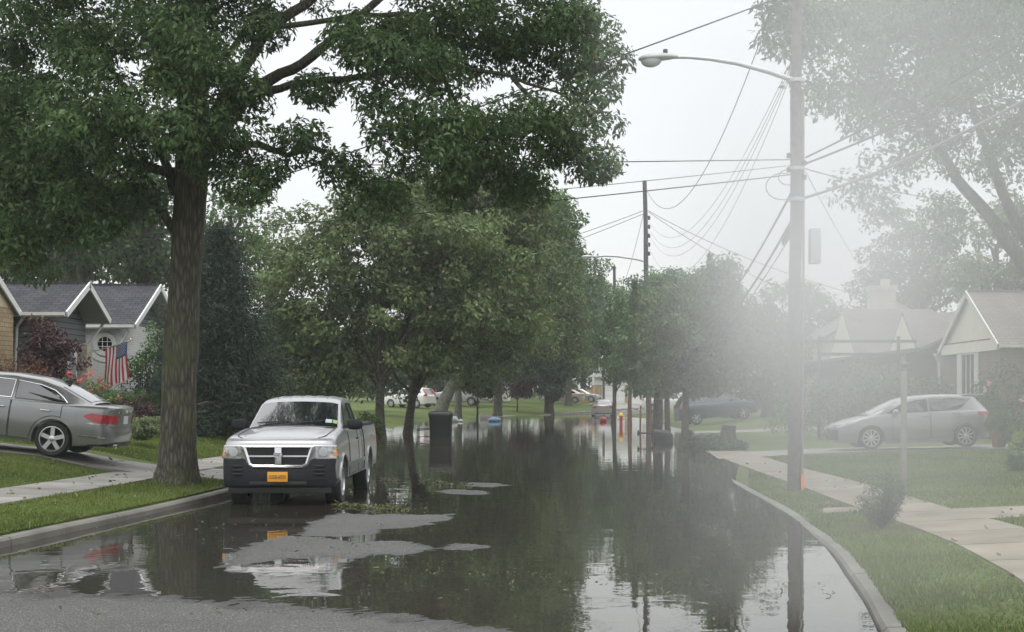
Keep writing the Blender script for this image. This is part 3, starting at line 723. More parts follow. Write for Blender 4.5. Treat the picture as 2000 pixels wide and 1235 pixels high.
    def wheels(s, spokes=5, rim=0.66, width=0.22, y=None, sw=0.05):
        y = y or s.W-0.02; r = s.wr; k = width/2
        bm = bmesh.new()
        lathe(bm, [(r*rim, -k*0.9), (r*(rim+.05), -k), (r*.93, -k), (r*.985, -k*.8), (r, -k*.5), (r, k*.5), (r*.985, k*.8), (r*.93, k), (r*(rim+.05), k), (r*rim, k*0.9)], 36, 'y', cap=False)
        rb = bmesh.new()
        lathe(rb, [(r*rim, k*.92), (r*rim, k*.98), (r*(rim-.05), k*.99), (r*(rim-.08), k*.6), (r*(rim-.08), k*.1)], 36, 'y', cap=False)
        lathe(rb, [(r*.17, k*.1), (r*.17, k*.84), (r*.12, k*.9), (0.0005, k*.92)], 18, 'y', cap=False)
        for i in range(spokes):
            a = 2*math.pi*i/spokes+0.3; ca, sa = math.cos(a), math.sin(a)
            q = [(r*.12, -sw*.5), (r*(rim-.05), -sw*.5), (r*(rim-.05), sw*.5), (r*.12, sw*.5)]
            prism(rb, [(u*ca-v*sa, k*.55, u*sa+v*ca) for u, v in q], k*.28, (0, 1, 0))
        hb = bmesh.new(); lathe(hb, [(r*(rim-.01), k*.12), (0.001, k*.12)], 24, 'y')
        first = None
        for x in (s.wb/2, -s.wb/2):
            for sd in (1, -1):
                if first is None:
                    w = obj('wheel', bm, M['dark'], s.root, smooth=True, angle=50)
                    c = obj('rim', rb, M['alloy'], w, smooth=True, angle=35); h = obj('brake_disc', hb, M['black'], w, smooth=True)
                    first = (w, c, h)
                else:
                    w = first[0].copy(); C.objects.link(w)
                    for ch in first[1:]:
                        e = ch.copy(); C.objects.link(e); e.parent = w
                w.parent = s.root; w.location = (x, sd*(y-k), r); w.rotation_euler = (0, 0, 0 if sd > 0 else math.pi)
    def mirror(s, x, z, m, out=0.16, sides=(1, -1), sz=(0.1, 0.12, 0.085)):
        for sd in sides:
            bm = bmesh.new(); bmesh.ops.create_uvsphere(bm, u_segments=16, v_segments=10, radius=1)
            for v in bm.verts:
                c = v.co; f = lambda q: math.copysign(abs(q)**0.65, q)
                v.co = (x+f(c.x)*sz[0]*(1.0 if c.x > 0 else 0.35), sd*(s.hwb+out)+f(c.y)*sz[1], z+f(c.z)*sz[2])
            box(bm, x-0.03, x+0.04, min(sd*(s.hwb-0.02), sd*(s.hwb+out)), max(sd*(s.hwb-0.02), sd*(s.hwb+out)), z-sz[2]*0.7, z-sz[2]*0.2)
            obj('mirror', bm, m, s.root, smooth=True, angle=50)
    def plate(s, x, z, txt, m, ink=None, w=0.3, h=0.15, front=True, lean=0.0):
        bm = bx(-0.006, 0.006, -w/2, w/2, -h/2, h/2, bev=0.003); o = obj('license_plate', bm, m, s.root, smooth=True); o.location = (x, 0, z)
        if txt:
            rot = Matrix.Rotation(math.pi/2, 4, 'Z') @ Matrix.Rotation(math.pi/2, 4, 'X') if front else Matrix.Rotation(-math.pi/2, 4, 'Z') @ Matrix.Rotation(math.pi/2, 4, 'X')
            t = text_obj('lettering', txt, h*0.5, ink, o, Matrix.Translation((0.0085*(1 if front else -1), 0, -0.006)) @ rot @ Matrix.Diagonal((0.78, 1.05, 1, 1)))
        return o

# ---- silver pickup parked in the flood ---------------------------------------------------------
yawt = math.atan2(-1, 0.012)
PK = Car('pickup_truck', 'silver pickup truck with charcoal bumper and chrome grille parked in flood water', (-4.365, 24.27, -0.045), yawt, 0, M['silver'],
         2.55, -2.92, 0.905, 0.34, 0.16, 6.0, 9.0, [(2.57, 1.05), (2.45, 1.10), (2.2, 1.135), (1.2, 1.225), (0.9, 1.2), (-0.9, 1.2), (-1.0, 1.235), (-2.92, 1.255)], 0.42, 3.335, 0.37, 0.45,
         [(1.17, 1.23, .765), (0.47, 1.645, .675), (0.3, 1.70, .655), (-.05, 1.735, .64), (-.65, 1.735, .64), (-.83, 1.68, .655), (-.95, 1.235, .74)],
         fprof=((0, .0), (.99, .0), (1.06, -.05), (1.2, -.12)), cat='pickup truck', bumpers=(0.40, 0.45))
PK.body(); PK.cabin(0.80); PK.handle_m = M['black']
PK.glass(0, 1, f=0.94, t0=0.03, t1=0.03)
PK.side_window([(0.80, 1.24), (0.42, 1.585), (0.30, 1.615), (-0.12, 1.64), (-0.12, 1.24)], chrome=0.007)
PK.side_window([(-0.2, 1.25), (-0.2, 1.64), (-0.58, 1.635), (-0.74, 1.27)], chrome=0.007)
PK.door(-0.15, 0.98, 0.46, 1.18, (-0.02, 1.03)); PK.door(-0.62, -0.17, 0.46, 1.18, None)
bmx = bmesh.new()
PK.wheels(6, 0.64, 0.25, y=0.885, sw=0.085)
# lower side moulding line, bed cap rail and cab-bed gap
for sd in (1, -1):
    PK.wrap('side_moulding', M['silver'], PK.a_of_x(1.15), PK.a_of_x(-1.15), 0.60, 0.67, sd, off=0.022, nu=20, nv=3)
    b = PK.wrap('bed_rail', M['trim'], PK.a_of_x(-1.0), PK.a_of_x(-2.72), 1.215, 1.262, sd, off=0.012, nu=10, nv=3, thick=0.09)
    bm = bmesh.new(); tube(bm, [PK.pt(-0.93, PK.W, z, sd, 0.004) for z in np.linspace(0.45, 1.2, 8)], 0.011, 5); obj('cab_gap', bm, M['black'], PK.root)
    for xc in (PK.wb/2, -PK.wb/2):                 # flared wheel arch lips
        bm = bmesh.new(); tube(bm, [PK.pt(xc+0.465*math.cos(a), PK.W, 0.37+0.455*math.sin(a), sd, 0.004) for a in np.linspace(0.12, math.pi-0.12, 22)], 0.022, 6)
        obj('arch_lip', bm, M['silver'], PK.root, smooth=True)
obj('bed_floor', bx(-2.8, -1.02, -0.7, 0.7, 1.255, 1.268), M['black'], PK.root)
# front bumper wraps round the corners
bm_a = PK.a_of_x(1.67+0.47)
def bumper(parent=None):
    d = PK.arc(); bm = bmesh.new(); rows = []
    A = np.linspace(-bm_a, bm_a, 61)
    zs = [(0.33, -0.02), (0.36, 0.02), (0.44, 0.045), (0.47, 0.05), (0.74, 0.055), (0.775, 0.045), (0.79, 0.0)]
    for a in A:
        sd = 1 if a >= 0 else -1; q = abs(a); x = np.interp(q, d, PK.o[:, 0]); y = np.interp(q, d, PK.o[:, 1])
        x2 = np.interp(q+.03, d, PK.o[:, 0]); y2 = np.interp(q+.03, d, PK.o[:, 1]); x1 = np.interp(q-.03, d, PK.o[:, 0]); y1 = np.interp(q-.03, d, PK.o[:, 1])
        tx, ty = x2-x1, y2-y1; L = math.hypot(tx, ty); nx, ny = ty/L, -tx/L
        lift = 0.05*max(0, (q-0.9)/(bm_a-0.9)) if q > 0.9 else 0
        dip = -0.15*(1-min(1, max(0, (y-0.40)/0.15)))
        rows.append([bm.verts.new((x+nx*o_+PK.dx(x, 0.42)*0.3, sd*(y*0.975+ny*o_*0.25), z+(lift if z < 0.4 else dip if z > 0.7 else 0))) for z, o_ in zs])
    for p, q in zip(rows, rows[1:]):
        for k in range(len(zs)-1): bm.faces.new((p[k], p[k+1], q[k+1], q[k]))
    return obj('front_bumper', bm, M['trim'], PK.root, smooth=True, angle=30)
bp_ = bumper()
obj('air_dam', bx(2.30, 2.50, -0.80, 0.80, 0.235, 0.37, bev=0.02), M['black'], PK.root, smooth=True)
obj('chassis', bx(-2.7, 2.28, -0.62, 0.62, 0.26, 0.56, bev=0.02), M['black'], PK.root, smooth=True)
xF = 2.55
for sd in (1, -1):                                  # slotted vents either side of the plate
    for k in range(3):
        z = 0.535+k*0.062
        obj('bumper_slot', bx(xF-0.0, xF+0.072-0.004*k, min(sd*0.55, sd*0.72), max(sd*0.55, sd*0.72), z, z+0.028, bev=0.008), M['black'], bp_, smooth=True)
obj('air_intake', bx(xF-0.02, xF+0.062, -0.45, 0.45, 0.375, 0.43, bev=0.01), M['black'], bp_)
PK.plate(xF+0.085, 0.505, 'GGB-6935', M['plate'], M['plateink'], 0.315, 0.155)
# grille: chrome frame with a cross, dark mesh behind
gr = obj('grille', prism(bmesh.new(), [(xF-0.022, y, z) for y, z in ((-.52, .965), (.52, .965), (.45, .70), (.38, .672), (-.38, .672), (-.45, .70))], 0.035, (1, 0, 0)), M['black'], PK.root)
bm = bmesh.new()
for k in range(7): box(bm, xF+0.015, xF+0.021, -.43, .43, .705+k*.04, .711+k*.04)
obj('grille_bar', bm, M['trim'], gr)
fo = [(-.57, .99), (.57, .99), (.565, .95), (.475, .69), (.40, .645), (-.40, .645), (-.475, .69), (-.565, .95)]
fi = [(-.50, .955), (.50, .955), (.49, .93), (.425, .715), (.375, .69), (-.375, .69), (-.425, .715), (-.49, .93)]
bm = bmesh.new(); n = len(fo)
va = [bm.verts.new((xF+0.05, *p)) for p in fo]; vb = [bm.verts.new((xF+0.042, *p)) for p in fi]
vc = [bm.verts.new((xF-0.06, p[0]*1.01, p[1]+.004)) for p in fo]; vd = [bm.verts.new((xF-0.02, *p)) for p in fi]
vm = [bm.verts.new((xF+0.066, (p[0]+q[0])/2, (p[1]+q[1])/2)) for p, q in zip(fo, fi)]
for i in range(n):
    j = (i+1) % n
    for f in ((va[i], va[j], vm[j], vm[i]), (vm[i], vm[j], vb[j], vb[i]), (va[i], vc[i], vc[j], va[j]), (vb[i], vb[j], vd[j], vd[i])): bm.faces.new(f)
obj('grille_frame', bm, M['chrome'], gr, smooth=True, angle=25)
bm = bmesh.new(); box(bm, xF, xF+0.05, -.055, .055, .68, .965, bev=0.012); box(bm, xF, xF+0.04, -.48, -.06, .805, .835, bev=0.008); box(bm, xF, xF+0.04, .06, .48, .805, .835, bev=0.008)
obj('grille_cross', bm, M['chrome'], gr, smooth=True)
bm = bmesh.new()                                     # ram's head badge: shield with two curled horns
prism(bm, [(xF+0.05, y, z) for y, z in ((-.035, .875), (.035, .875), (.03, .82), (0, .765), (-.03, .82))], 0.014, (1, 0, 0))
for sd in (1, -1): tube(bm, [(xF+0.06, sd*(0.03+0.032*math.sin(a)), .845+0.035*math.cos(a)) for a in np.linspace(-0.9, 3.6, 12)], [0.014-0.0008*i for i in range(12)], 6)
obj('badge', bm, M['galv'], gr, smooth=True)
bm = bmesh.new(); box(bm, xF+0.063, xF+0.067, -.018, -.006, .83, .845); box(bm, xF+0.063, xF+0.067, .006, .018, .83, .845); obj('badge_mark', bm, M['black'], gr)
for sd in (1, -1):
    a0, a1 = PK.a_of_y_front(0.585), PK.a_of_x(2.37)
    hl = PK.wrap('headlight', M['lampclear'], a0, a1, lambda u: .80+0.0*u, lambda u: .985-.01*u, sd, off=0.02, nu=18)
    PK.wrap('lamp_frame', M['chrome'], a0, a1, lambda u: .785, lambda u: .80, sd, off=0.024, nu=18, nv=2, parent=hl)
    PK.wrap('lamp_frame', M['chrome'], a0, a1, lambda u: .983-.01*u, lambda u: .998-.01*u, sd, off=0.024, nu=18, nv=2, parent=hl)
    am = a0+(a1-a0)*0.66
    PK.wrap('turn_signal', M['amber'], am, a0+(a1-a0)*0.93, .825, .89, sd, off=0.025, nu=8, parent=hl)
    PK.wrap('side_reflector', M['amber'], am+0.03, a0+(a1-a0)*0.86, .925, .955, sd, off=0.025, nu=8, parent=hl)
    bm = bmesh.new(); lathe(bm, [(0.068, 0), (0.07, 0.004), (0.05, 0.006), (0.0005, 0.007)], 20, 'x', (0, 0, 0))
    o = obj('reflector_bowl', bm, M['trim'] if False else M['galv'], hl, smooth=True); o.location = (xF+0.018, sd*0.70, .89)
# hood: raised power bulge and cut line
bm = bmesh.new()
rows = []
for x in np.linspace(2.40, 1.24, 12):
    z0 = PK.zt(x)+0.014; w = 0.56+0.04*(x-1.2)/1.2*-1; rows.append([bm.verts.new((x+PK.dx(x, z0), q*w, z0-0.006+0.03*min(1, (2.40-x)/0.35)*max(0, 1-abs(q)**6))) for q in np.linspace(-1, 1, 17)])
for p, q in zip(rows, rows[1:]):
    for k in range(16): bm.faces.new((p[k], p[k+1], q[k+1], q[k]))
obj('hood', bm, M['silver'], PK.root, smooth=True, angle=60)
bm = bmesh.new(); 
for sd in (1, -1):
    tube(bm, [(x+PK.dx(x, 1.1), sd*(0.70 if x < 2.3 else 0.70-(x-2.3)*0.6), PK.zt(x)+0.011) for x in np.linspace(2.47, 1.2, 12)], 0.007, 5); obj('hood_seam', bm, M['black'], PK.root); bm = bmesh.new()
obj('cowl', bx(1.12, 1.24, -0.70, 0.70, 1.222, 1.244, bev=0.006), M['black'], PK.root)
for y0 in (-0.05, -0.62):
    bm = bmesh.new(); pts = []
    for t in np.linspace(0, 1, 6):
        x = 1.10-0.06*t; z, h = PK.edge(x); pts.append((x+0.02, y0+0.56*t*(1), z+0.045))
    tube(bm, pts, 0.009, 5); obj('wiper', bm, M['black'], PK.root)
PK.mirror(0.86, 1.285, M['trim'], out=0.17, sz=(0.09, 0.135, 0.09))
for y0, w, mm in ((0.50, 0.11, 'stickerpale'), (0.625, 0.07, 'sticker')):     # inspection stickers low on the driver's side
    x = 1.02; z, h = PK.edge(x); bm = bmesh.new(); q = 0.009
    vs = []
    for yy, xx in ((y0, 1.06), (y0+w, 1.06), (y0+w, 0.965), (y0, 0.965)):
        z, h = PK.edge(xx); f = yy/h; vs.append(bm.verts.new((xx+0.009, yy, z+0.03*(1-f*f)-0.035*abs(f)**14+0.011)))
    bm.faces.new(vs); obj('sticker', bm, M[mm], PK.root)
bm = bmesh.new()
for k in range(5):
    y = -0.42+0.21*k; pts = []
    for x in np.linspace(0.30, -0.6, 6): z, h = PK.edge(x); pts.append((x, y, z+0.03*(1-(y/h)**2)-0.002))
    tube(bm, pts, 0.011, 6)
obj('roof_rib', bm, M['silver'], PK.root, smooth=True)
bm = bmesh.new(); tube(bm, [(1.35, -0.80, 1.2), (1.32, -0.81, 1.95)], 0.005, 5); obj('antenna', bm, M['black'], PK.root)
for sd in (1, -1): PK.wrap('taillight', M['redlamp'], PK.a_of_x(-2.84), PK.a_of_y_rear(0.76), .85, 1.18, sd, off=0.008)
for sd in (1, -1):
    bm = bx(-2.30, -2.12, sd*0.902-0.006, sd*0.902+0.006, 1.0, 1.035); obj('lettering_badge', bm, M['galv'], PK.root)

# ---- grey sedan on the left driveway ------------------------------------------------------------
SX, SY = -11.04, 27.15
zr_, zf_ = Tz(SX+1.43, SY)+0.02, Tz(SX-1.43, SY)+0.02
SD = Car('sedan', 'dark grey sedan with red tail lamp parked nose up on the left driveway', (SX, SY, (zr_+zf_)/2), math.pi+R(2), -math.atan2(zf_-zr_, 2.87), M['grey'],
         2.33, -2.5, 0.925, 0.55, 0.42, 3.2, 3.6, [(2.33, .66), (2.2, .74), (1.6, .90), (1.0, .97), (0, .985), (-1.5, 1.0), (-2.0, 1.04), (-2.35, 1.055), (-2.45, 1.04), (-2.5, 1.02)], 0.24, 2.87, 0.335, 0.385,
         [(1.15, .98, .80), (0.3, 1.39, .62), (0.0, 1.445, .60), (-.5, 1.47, .59), (-1.0, 1.44, .585), (-1.40, 1.345, .59), (-2.08, 1.06, .68)],
         rprof=((0, 0), (.3, .02), (.5, .06), (.62, .06), (.68, .02), (.95, .03), (1.03, .05), (1.06, .03)), bumpers=(0.2, 0.28))
SD.body(); SD.cabin(0.82); SD.handle_m = M['chrome']
SD.glass(0, 1); SD.glass(5, 6, f=0.9, t0=0.04, t1=0.1, name='rear_window')
SD.side_window([(-1.62, 1.035), (-1.50, 1.14), (-1.32, 1.25), (-1.05, 1.325), (-0.62, 1.365), (-0.62, 1.03)], chrome=0.009)
SD.side_window([(-0.56, 1.03), (-0.56, 1.368), (-0.1, 1.365), (0.2, 1.32), (0.75, 1.03)], chrome=0.009)
SD.door(-1.55, -0.6, 0.3, 0.985, (-1.25, 0.86)); SD.door(-0.58, 0.6, 0.3, 0.985, (-0.4, 0.85))
SD.wheels(5, 0.72, 0.24, y=0.915, sw=0.078)
for sd in (1, -1):
    a0, a1 = SD.a_of_x(-1.98), SD.a_of_y_rear(0.50)
    tl = SD.wrap('taillight', M['redlamp'], a0, a1, lambda u: .815-.1*min(1, u*3)+.01*u, lambda u: .84+.065*min(1, u*6)-.025*u, sd, off=0.012, nu=24)
    SD.wrap('lamp_strip', M['lampclear'], a0+0.09, a1, lambda u: .692+.01*u, lambda u: .715+.01*u, sd, off=0.016, nu=20, nv=2, parent=tl)
    SD.wrap('bumper_trim', M['chrome'], SD.a_of_x(-1.92), SD.a_of_x(-2.36), .445, .468, sd, off=0.02, nu=14, nv=2)
    SD.wrap('exhaust_trim', M['chrome'], SD.a_of_y_rear(0.62), SD.a_of_y_rear(0.42), .30, .34, sd, off=0.02, nu=8, nv=2)
    SD.wrap('rear_bumper', M['black'], SD.a_of_x(-2.1), SD.a_of_y_rear(0.01), lambda u: .285, lambda u: .30+.07*min(1, u*2), sd, off=0.014, nu=24, nv=3)
    SD.wrap('trunk_seam', M['black'], SD.a_of_x(-2.42), SD.a_of_y_rear(0.01), .655, .665, sd, off=0.006, nu=14, nv=2)
    SD.wrap('side_skirt', M['chrome'], SD.a_of_x(1.0), SD.a_of_x(-1.0), .285, .30, sd, off=0.012, nu=10, nv=2)
    SD.wrap('trunk_lip', M['grey'], SD.a_of_y_rear(0.36), SD.a_of_y_rear(0.01), .915, .935, sd, off=0.02, nu=8, nv=2)  # raised strip in body paint above the plate
SD.plate(-2.53, 0.80, '', M['platewhite'], None, 0.31, 0.16, front=False)
bm = bmesh.new(); bmesh.ops.create_circle(bm, segments=4, radius=0.001); bm.clear()
tube(bm, [(-2.535, 0.045*math.cos(a), .975+0.045*math.sin(a)) for a in np.linspace(0, 2*math.pi, 21)], 0.006, 6)
for k in range(3): a = math.pi/2+k*2*math.pi/3; tube(bm, [(-2.535, 0, .975), (-2.535, 0.045*math.cos(a), .975+0.045*math.sin(a))], [0.012, 0.003], 6)
obj('star_badge', bm, M['chrome'], SD.root, smooth=True)
for ys_ in ((-0.50, -0.46, -0.42), (0.5, 0.46, 0.42, 0.38)):
    bm = bmesh.new()
    for y in ys_: box(bm, -2.535, -2.512, y-0.014, y+0.014, .935, .965)
    obj('model_lettering', bm, M['chrome'], SD.root)
bm = bmesh.new(); prism(bm, [(-1.25, 0, 1.425), (-1.42, 0, 1.47), (-1.44, 0, 1.45), (-1.42, 0, 1.36)], 0.03, (0, 1, 0)); obj('roof_fin', bm, M['black'], SD.root)
SD.mirror(0.62, 1.04, M['grey'])

# ---- silver hatchback on the right driveway -------------------------------------------------------
HX, HYY = 10.10, 39.4
zf_, zr_ = Tz(HX-1.32, HYY-.9)+0.03, Tz(HX+1.32, HYY-.9)+0.06
HB = Car('hatchback', 'silver hatchback with roof spoiler parked on the right driveway behind the grey post', (HX, HYY, (zf_+zr_)/2), math.pi, math.atan2(zr_-zf_, 2.64), M['hatch'],
         2.30, -2.08, 0.88, 0.75, 0.40, 2.6, 3.0, [(2.30, .60), (2.18, .70), (1.9, .80), (1.3, .93), (0.9, .965), (0, .99), (-1.0, 1.02), (-1.7, 1.03), (-2.0, .98), (-2.08, .9)], 0.20, 2.64, 0.32, 0.37,
         [(1.35, .94, .78), (0.45, 1.35, .64), (0.15, 1.42, .62), (-.5, 1.465, .60), (-1.2, 1.45, .59), (-1.62, 1.42, .58), (-1.66, 1.38, .59), (-1.98, 1.02, .66)],
         fprof=((0, -.04), (.3, .03), (.5, .03), (.75, 0), (1, -.1)), bumpers=(0.2, 0.28))
HB.body(); HB.cabin(0.79)
HB.glass(0, 1); HB.glass(6, 7, f=0.88, name='rear_window')
HB.side_window([(0.86, .995), (0.55, 1.17), (0.30, 1.285), (0.0, 1.335), (-0.28, 1.36), (-0.28, 1.03)], chrome=0.007)
HB.side_window([(-0.36, 1.035), (-0.36, 1.36), (-0.95, 1.365), (-1.5, 1.345), (-1.22, 1.10), (-1.05, 1.065)], chrome=0.007)
HB.door(-0.33, 0.72, 0.27, 0.97, (-0.18, 0.885)); HB.door(-1.15, -0.35, 0.30, 0.99, (-1.02, 0.935))
HB.wheels(10, 0.74, 0.22, y=0.87, sw=0.035)
for sd in (1, -1):
    a0, a1 = HB.a_of_y_front(0.50), HB.a_of_x(1.62)
    h = HB.wrap('headlight', M['lampclear'], a0, a1, lambda u: .60+.17*u, lambda u: .69+.115*u, sd, off=0.012, nu=18)
    HB.wrap('turn_signal', M['amber'], a0+(a1-a0)*0.62, a0+(a1-a0)*0.86, lambda u: .735+.03*u, lambda u: .765+.03*u, sd, off=0.016, nu=8, parent=h)
    HB.wrap('lower_grille', M['black'], HB.a_of_y_front(0.01), HB.a_of_y_front(0.62), .27, .56, sd, off=0.008, nu=16)
    HB.wrap('taillight', M['redlamp'], HB.a_of_x(-1.66), HB.a_of_y_rear(0.52), lambda u: .90-.06*u, lambda u: .985, sd, off=0.012, nu=16)
    HB.wrap('side_skirt', M['hatch'], HB.a_of_x(0.92), HB.a_of_x(-0.92), .165, .255, sd, off=0.03, nu=14, nv=3, thick=0.06)
bm = bx(-1.94, -1.30, -0.575, 0.575, 1.425, 1.47, bev=0.015); obj('roof_spoiler', bm, M['hatch'], HB.root, smooth=True)
HB.mirror(0.62, 1.02, M['hatch'], out=0.14)

# ---- dark hatchback/suv further along on the right -------------------------------------------------
def simple_car(name, label, loc, rz, pitch, paint, kind='sedan', cat='car', plate=None, group=None, L=1.0, tall=True):
    if kind == 'sedan':
        c = Car(name, label, loc, rz, pitch, paint, 2.25*L, -2.3*L, 0.88, 0.6, 0.4, 2.8, 3.2, [(2.25*L, .62), (2.1*L, .72), (1.6, .86), (1.0, .94), (0, .95), (-1.5, .99), (-2.1*L, 1.02), (-2.25*L, 1.0), (-2.3*L, .94)], 0.23, 2.65, 0.32, 0.37,
                [(1.2, .94, .78), (0.35, 1.36, .62), (0, 1.42, .6), (-.6, 1.44, .59), (-1.1, 1.38, .59), (-1.35, 1.31, .60), (-1.98, 1.02, .68)], group=group, cat=cat, bumpers=(0.22, 0.22))
        rw = (5, 6); win = [[(-1.45, 1.01), (-1.2, 1.2), (-0.9, 1.29), (-0.55, 1.33), (-0.55, 1.0)], [(-0.48, 1.0), (-0.48, 1.335), (-.05, 1.33), (0.25, 1.28), (0.8, .985)]]
        tz = (.72, .90)
    else:
        c = Car(name, label, loc, rz, pitch, paint, 2.22*L, -2.2*L, 0.90, 0.55, 0.36, 3.0, 3.6, [(2.22*L, .72), (2.1*L, .84), (1.6, .98), (1.1, 1.05), (0, 1.07), (-1.2, 1.10), (-2.1*L, 1.08), (-2.2*L, .95)], 0.28, 2.62, 0.34, 0.39,
                [(1.25, 1.05, .80), (0.5, 1.52, .66), (0.2, 1.6, .64), (-.5, 1.65, .62), (-1.4, 1.63, .61), (-1.75, 1.58, .60), (-2.12, 1.10, .68)], group=group, cat=cat, bumpers=(0.28, 0.32))
        rw = (5, 6); win = [[(0.85, 1.10), (0.45, 1.42), (0.1, 1.52), (-0.3, 1.55), (-0.3, 1.12)], [(-0.38, 1.12), (-0.38, 1.55), (-1.0, 1.55), (-1.0, 1.14)], [(-1.08, 1.15), (-1.08, 1.54), (-1.5, 1.5), (-1.7, 1.22)]]
        tz = (.95, 1.08)
    c.body(); c.cabin(0.8); c.glass(0, 1); c.glass(*rw, f=0.88, name='rear_window')
    for w in win: c.side_window(w)
    c.door(-0.42, 0.7, 0.32, 0.94, (-0.28, 0.84)); c.door(-1.25, -0.44, 0.34, 0.94, (-1.1, 0.86))
    c.wheels(6, 0.7, 0.21, y=0.87, sw=0.07)
    for sd in (1, -1):
        c.wrap('headlight', M['lampclear'], c.a_of_y_front(0.48), c.a_of_x(1.75), lambda u: tz[0]-.14+.08*u, lambda u: tz[1]-.16+.06*u, sd, off=0.012, nu=14)
        t = c.wrap('taillight', M['redlamp'], c.a_of_x(-2.02*L), c.a_of_y_rear(0.56), tz[0], tz[1], sd, off=0.012, nu=14)
        c.wrap('bumper_line', M['black'], c.a_of_y_rear(0.7), c.a_of_y_rear(0.01), .30, .36, sd, off=0.01, nu=8, nv=2)
        c.wrap('lower_grille', M['black'], c.a_of_y_front(0.01), c.a_of_y_front(0.6), .34, .5, sd, off=0.008, nu=10)
        if kind != 'sedan' and tall:
            bm = bmesh.new(); pts = []
            for z in np.linspace(1.08, 1.55, 6):
                x = float(np.interp(z, [1.10, 1.58], [-2.12, -1.75])); e, h = c.edge(x); pts.append((x-0.015, sd*(h-0.03), z+0.02))
            tube(bm, pts, [0.09, 0.08, 0.075, 0.07, 0.06, 0.05], 6); obj('upper_taillight', bm, M['redlamp'], c.root, smooth=True)
            bm = bmesh.new(); tube(bm, [(0.2, sd*0.6, 1.64), (-0.5, sd*0.59, 1.69), (-1.5, sd*0.57, 1.66)], 0.02, 6); obj('roof_rail', bm, M['black'], c.root)
    c.mirror(0.68, 1.0 if kind == 'sedan' else 1.14, paint)
    if plate: c.plate(-2.3*L-0.03, 0.82 if kind == 'sedan' else 0.8, '', M[plate], None, front=False)
    return c
def at(px, Y, dz=0.0): x = (px-CX)*Y/F; return (x, Y, Tz(x, Y)+dz)
x0, x1 = 7.45, 10.1
simple_car('hatchback', 'dark teal hatchback parked nose up on the sloping driveway behind the thin street trees', ((x0+x1)/2, 75.5, (Tz(x0, 75)+Tz(x1, 75))/2+0.05), R(8), -math.atan2(Tz(x1, 75)-Tz(x0, 75), 2.65), M['teal'], 'suv', tall=False)
simple_car('suv', 'white sport utility car with tall red tail lamps seen between the left tree trunks', at(800, 116, 0.02), R(150), 0, M['carwhite'], 'suv')
simple_car('sedan', 'beige sedan with its rear to the flood, beside the silver compact at the street end', at(1098, 141, 0.02), R(176), 0, M['beige'], 'sedan')
simple_car('sedan', 'bright silver compact sedan facing right in front of the orange wooden fence', at(1134, 148, 0.02), R(-14), 0, M['silver'], 'sedan')
simple_car('sedan', 'silver sedan seen from behind standing at the far edge of the flood water', (93.5*112/F, 114.2, -0.13), R(89), 0, M['silver'], 'sedan', plate='plate')
simple_car('suv', 'white sport utility car half hidden behind the thin trees on the right', (9.0, 108, Tz(9.0, 108)+0.15), R(-12), 0, M['carwhite'], 'suv')
simple_car('sedan', 'pale car mostly hidden behind the clipped round bush beside the white brick wall', (-13.2, 48.2, Tz(-13.2, 48.2)+0.02), R(165), 0, M['carwhite'], 'sedan')
# silver pickup with its tailgate to the street, behind the trees on the left
P2 = Car('pickup_truck', 'small silver pickup truck with white tailgate far behind the leaning tree', at(890, 122, 0.05), R(170), 0, M['silver'], 2.5, -2.7, 0.9, 0.4, 0.15, 5, 9,
         [(2.5, 1.0), (2.3, 1.1), (1.2, 1.2), (-.9, 1.2), (-2.7, 1.22)], 0.42, 3.2, 0.37, 0.45, [(1.17, 1.21, .765), (0.47, 1.62, .675), (0.0, 1.72, .64), (-.6, 1.72, .64), (-.8, 1.66, .655), (-.95, 1.22, .74)], bumpers=(0.4, 0.45), cat='pickup truck')
P2.body(); P2.cabin(0.8); P2.glass(0, 1); P2.glass(4, 5, name='rear_window'); P2.side_window([(0.8, 1.24), (0.42, 1.56), (-0.1, 1.62), (-0.1, 1.24)]); P2.wheels(6, 0.64, 0.24, y=0.88, sw=0.08)
for sd in (1, -1):
    P2.wrap('taillight', M['redlamp'], P2.a_of_x(-2.62), P2.a_of_y_rear(0.76), .85, 1.15, sd, off=0.008)
    P2.wrap('tailgate', M['carwhite'], P2.a_of_y_rear(0.74), P2.a_of_y_rear(0.01), .62, 1.2, sd, off=0.01)
    P2.wrap('rear_bumper', M['chrome'], P2.a_of_y_rear(0.85), P2.a_of_y_rear(0.01), .42, .58, sd, off=0.05)
